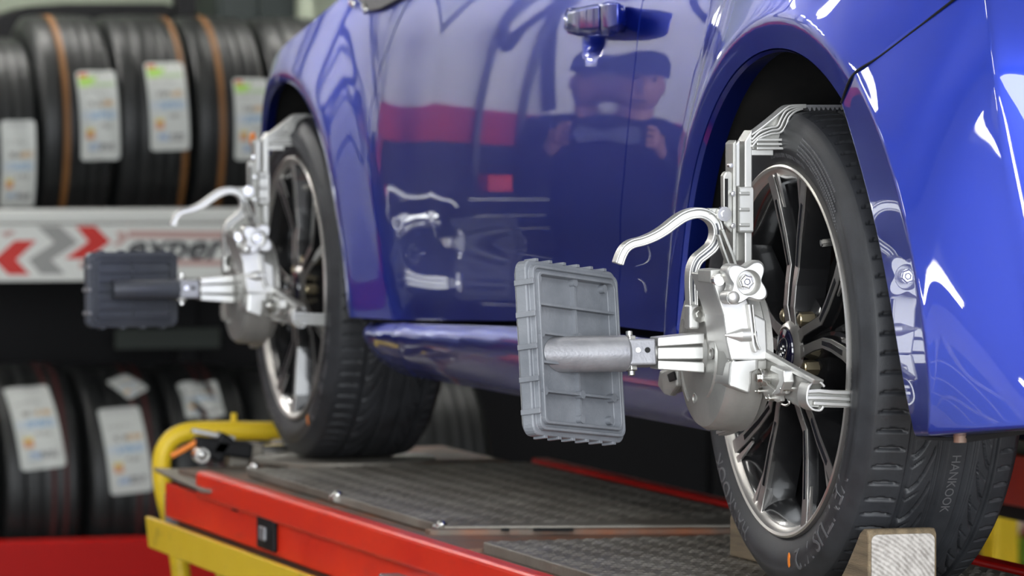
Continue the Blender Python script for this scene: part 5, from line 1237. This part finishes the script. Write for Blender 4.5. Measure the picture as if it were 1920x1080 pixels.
cpm = MB().lathe(L(0.02, 0, 1.70), (0, 0, 1), [(0, 0.108), (0.05, 0.104), (0.09, 0.07), (0.105, 0.0)], 28); cpm.prism([L(0.09, -0.07, 1.705), L(0.09, 0.07, 1.705), L(0.19, 0.05, 1.695), L(0.20, 0, 1.693), L(0.19, -0.05, 1.695)], (0, 0, 0.008)); cpm.build('cap', M['cloth'], man)
for s in (-1, 1):
    w0 = L(0.36, s * 0.13, 1.36); N2 = [(*w0, 0.03), (*L(0.41, s * 0.10, 1.40), 0.034), (*L(0.45, s * 0.085, 1.43), 0.03)]; E2 = [(0, 1), (1, 2)]
    for k, (dz, ln_) in enumerate(((0.035, 0.026), (0.012, 0.03), (-0.012, 0.028), (-0.033, 0.022))):
        i = len(N2); N2 += [(*L(0.465, s * 0.082, 1.43 + dz), 0.010), (*L(0.49, s * 0.065, 1.432 + dz), 0.0095), (*L(0.495, s * 0.045, 1.433 + dz), 0.008)]; E2 += [(2, i), (i, i + 1), (i + 1, i + 2)]
    i = len(N2); N2 += [(*L(0.42, s * 0.075, 1.45), 0.011), (*L(0.435, s * 0.055, 1.475), 0.009)]; E2 += [(1, i), (i, i + 1)]
    skin('hand', N2, E2, M['skin'], man, sub=1)
cm = thing('camera_body', 'black camera held up by the person mirrored in the door', 'camera', L(0.47, 0, 1.42))
a = L(0.455, 0, 1.43); ax_ = V(0.93, 0.37, 0); sx_ = V(-0.37, 0.93, 0)
MB().bar(V(*a) - sx_ * 0.062, V(*a) + sx_ * 0.062, ax_, 0.05, 0.09).build('body', M['black'], cm, bevel=0.008)
MB().cyl(V(*a) + ax_ * 0.025, V(*a) + ax_ * 0.12, 0.034, 0.036, 24).build('lens', M['blackgloss'], cm, bevel=0.003)
# red tool box, added hoses and added fill lamps, mirrored in the door
tb_ = thing('tool_box', 'red tool box standing on the navy cabinet left of the car', 'tool box', (-7.8, -1.95, FLOOR + 1.12))
MB().box((-7.95, -2.08, FLOOR + 1.121), (-7.65, -1.82, FLOOR + 1.25)).build('body', M['red'], tb_, bevel=0.01); MB().tube([V(-7.8, -2.04, FLOOR + 1.25), V(-7.8, -2.04, FLOOR + 1.3), V(-7.8, -1.86, FLOOR + 1.3), V(-7.8, -1.86, FLOOR + 1.25)], 0.012, 8).build('handle', M['black'], tb_)
for k, (y0, y1, x) in enumerate(((-1.5, -2.0, -7.6), (-3.4, -4.6, -7.2), (-2.9, -2.1, -6.4))):  # hoses added to make dark curved bands in the door's reflection
    pts = catmull([V(x, y0, CEIL - 0.05), V(x, y0 - 0.05, 2.2), V(x + 0.1, (y0 + y1) / 2, 1.35 + 0.25 * (k == 2)), V(x, y1 + 0.05, 2.1), V(x, y1, CEIL - 0.05)], 10)
    o = MB().tube(pts, 0.05, 16).build('added_hose', M['black']); tag(o, 'added black hose looping from the ceiling ' + ('near the white front wall', 'by the far tool cabinet', 'left of the car')[k], 'hose', 'added hoses')
for y in (-1.9, -3.6):  # unseen lamps added to brighten the wall mirrored in the door
    t = thing('ceiling_lamp', 'added twin tube lamp brightening the front wall ' + ('close to the rack' if y > -3 else 'close to the glazed gate'), 'lamp', (-7.0, y, CEIL - 0.5))
    MB().box((-7.1, y - 0.65, CEIL - 0.56), (-6.9, y + 0.65, CEIL - 0.5)).box((-7.01, y - 0.4, CEIL - 0.5), (-6.99, y - 0.38, CEIL)).box((-7.01, y + 0.38, CEIL - 0.5), (-6.99, y + 0.4, CEIL)).build('housing', M['white'], t)
    for s in (-1, 1): MB().cyl((-7 + s * 0.05, y - 0.6, CEIL - 0.59), (-7 + s * 0.05, y + 0.6, CEIL - 0.59), 0.022, n=8).build('tube', M['tube_fill'], t)
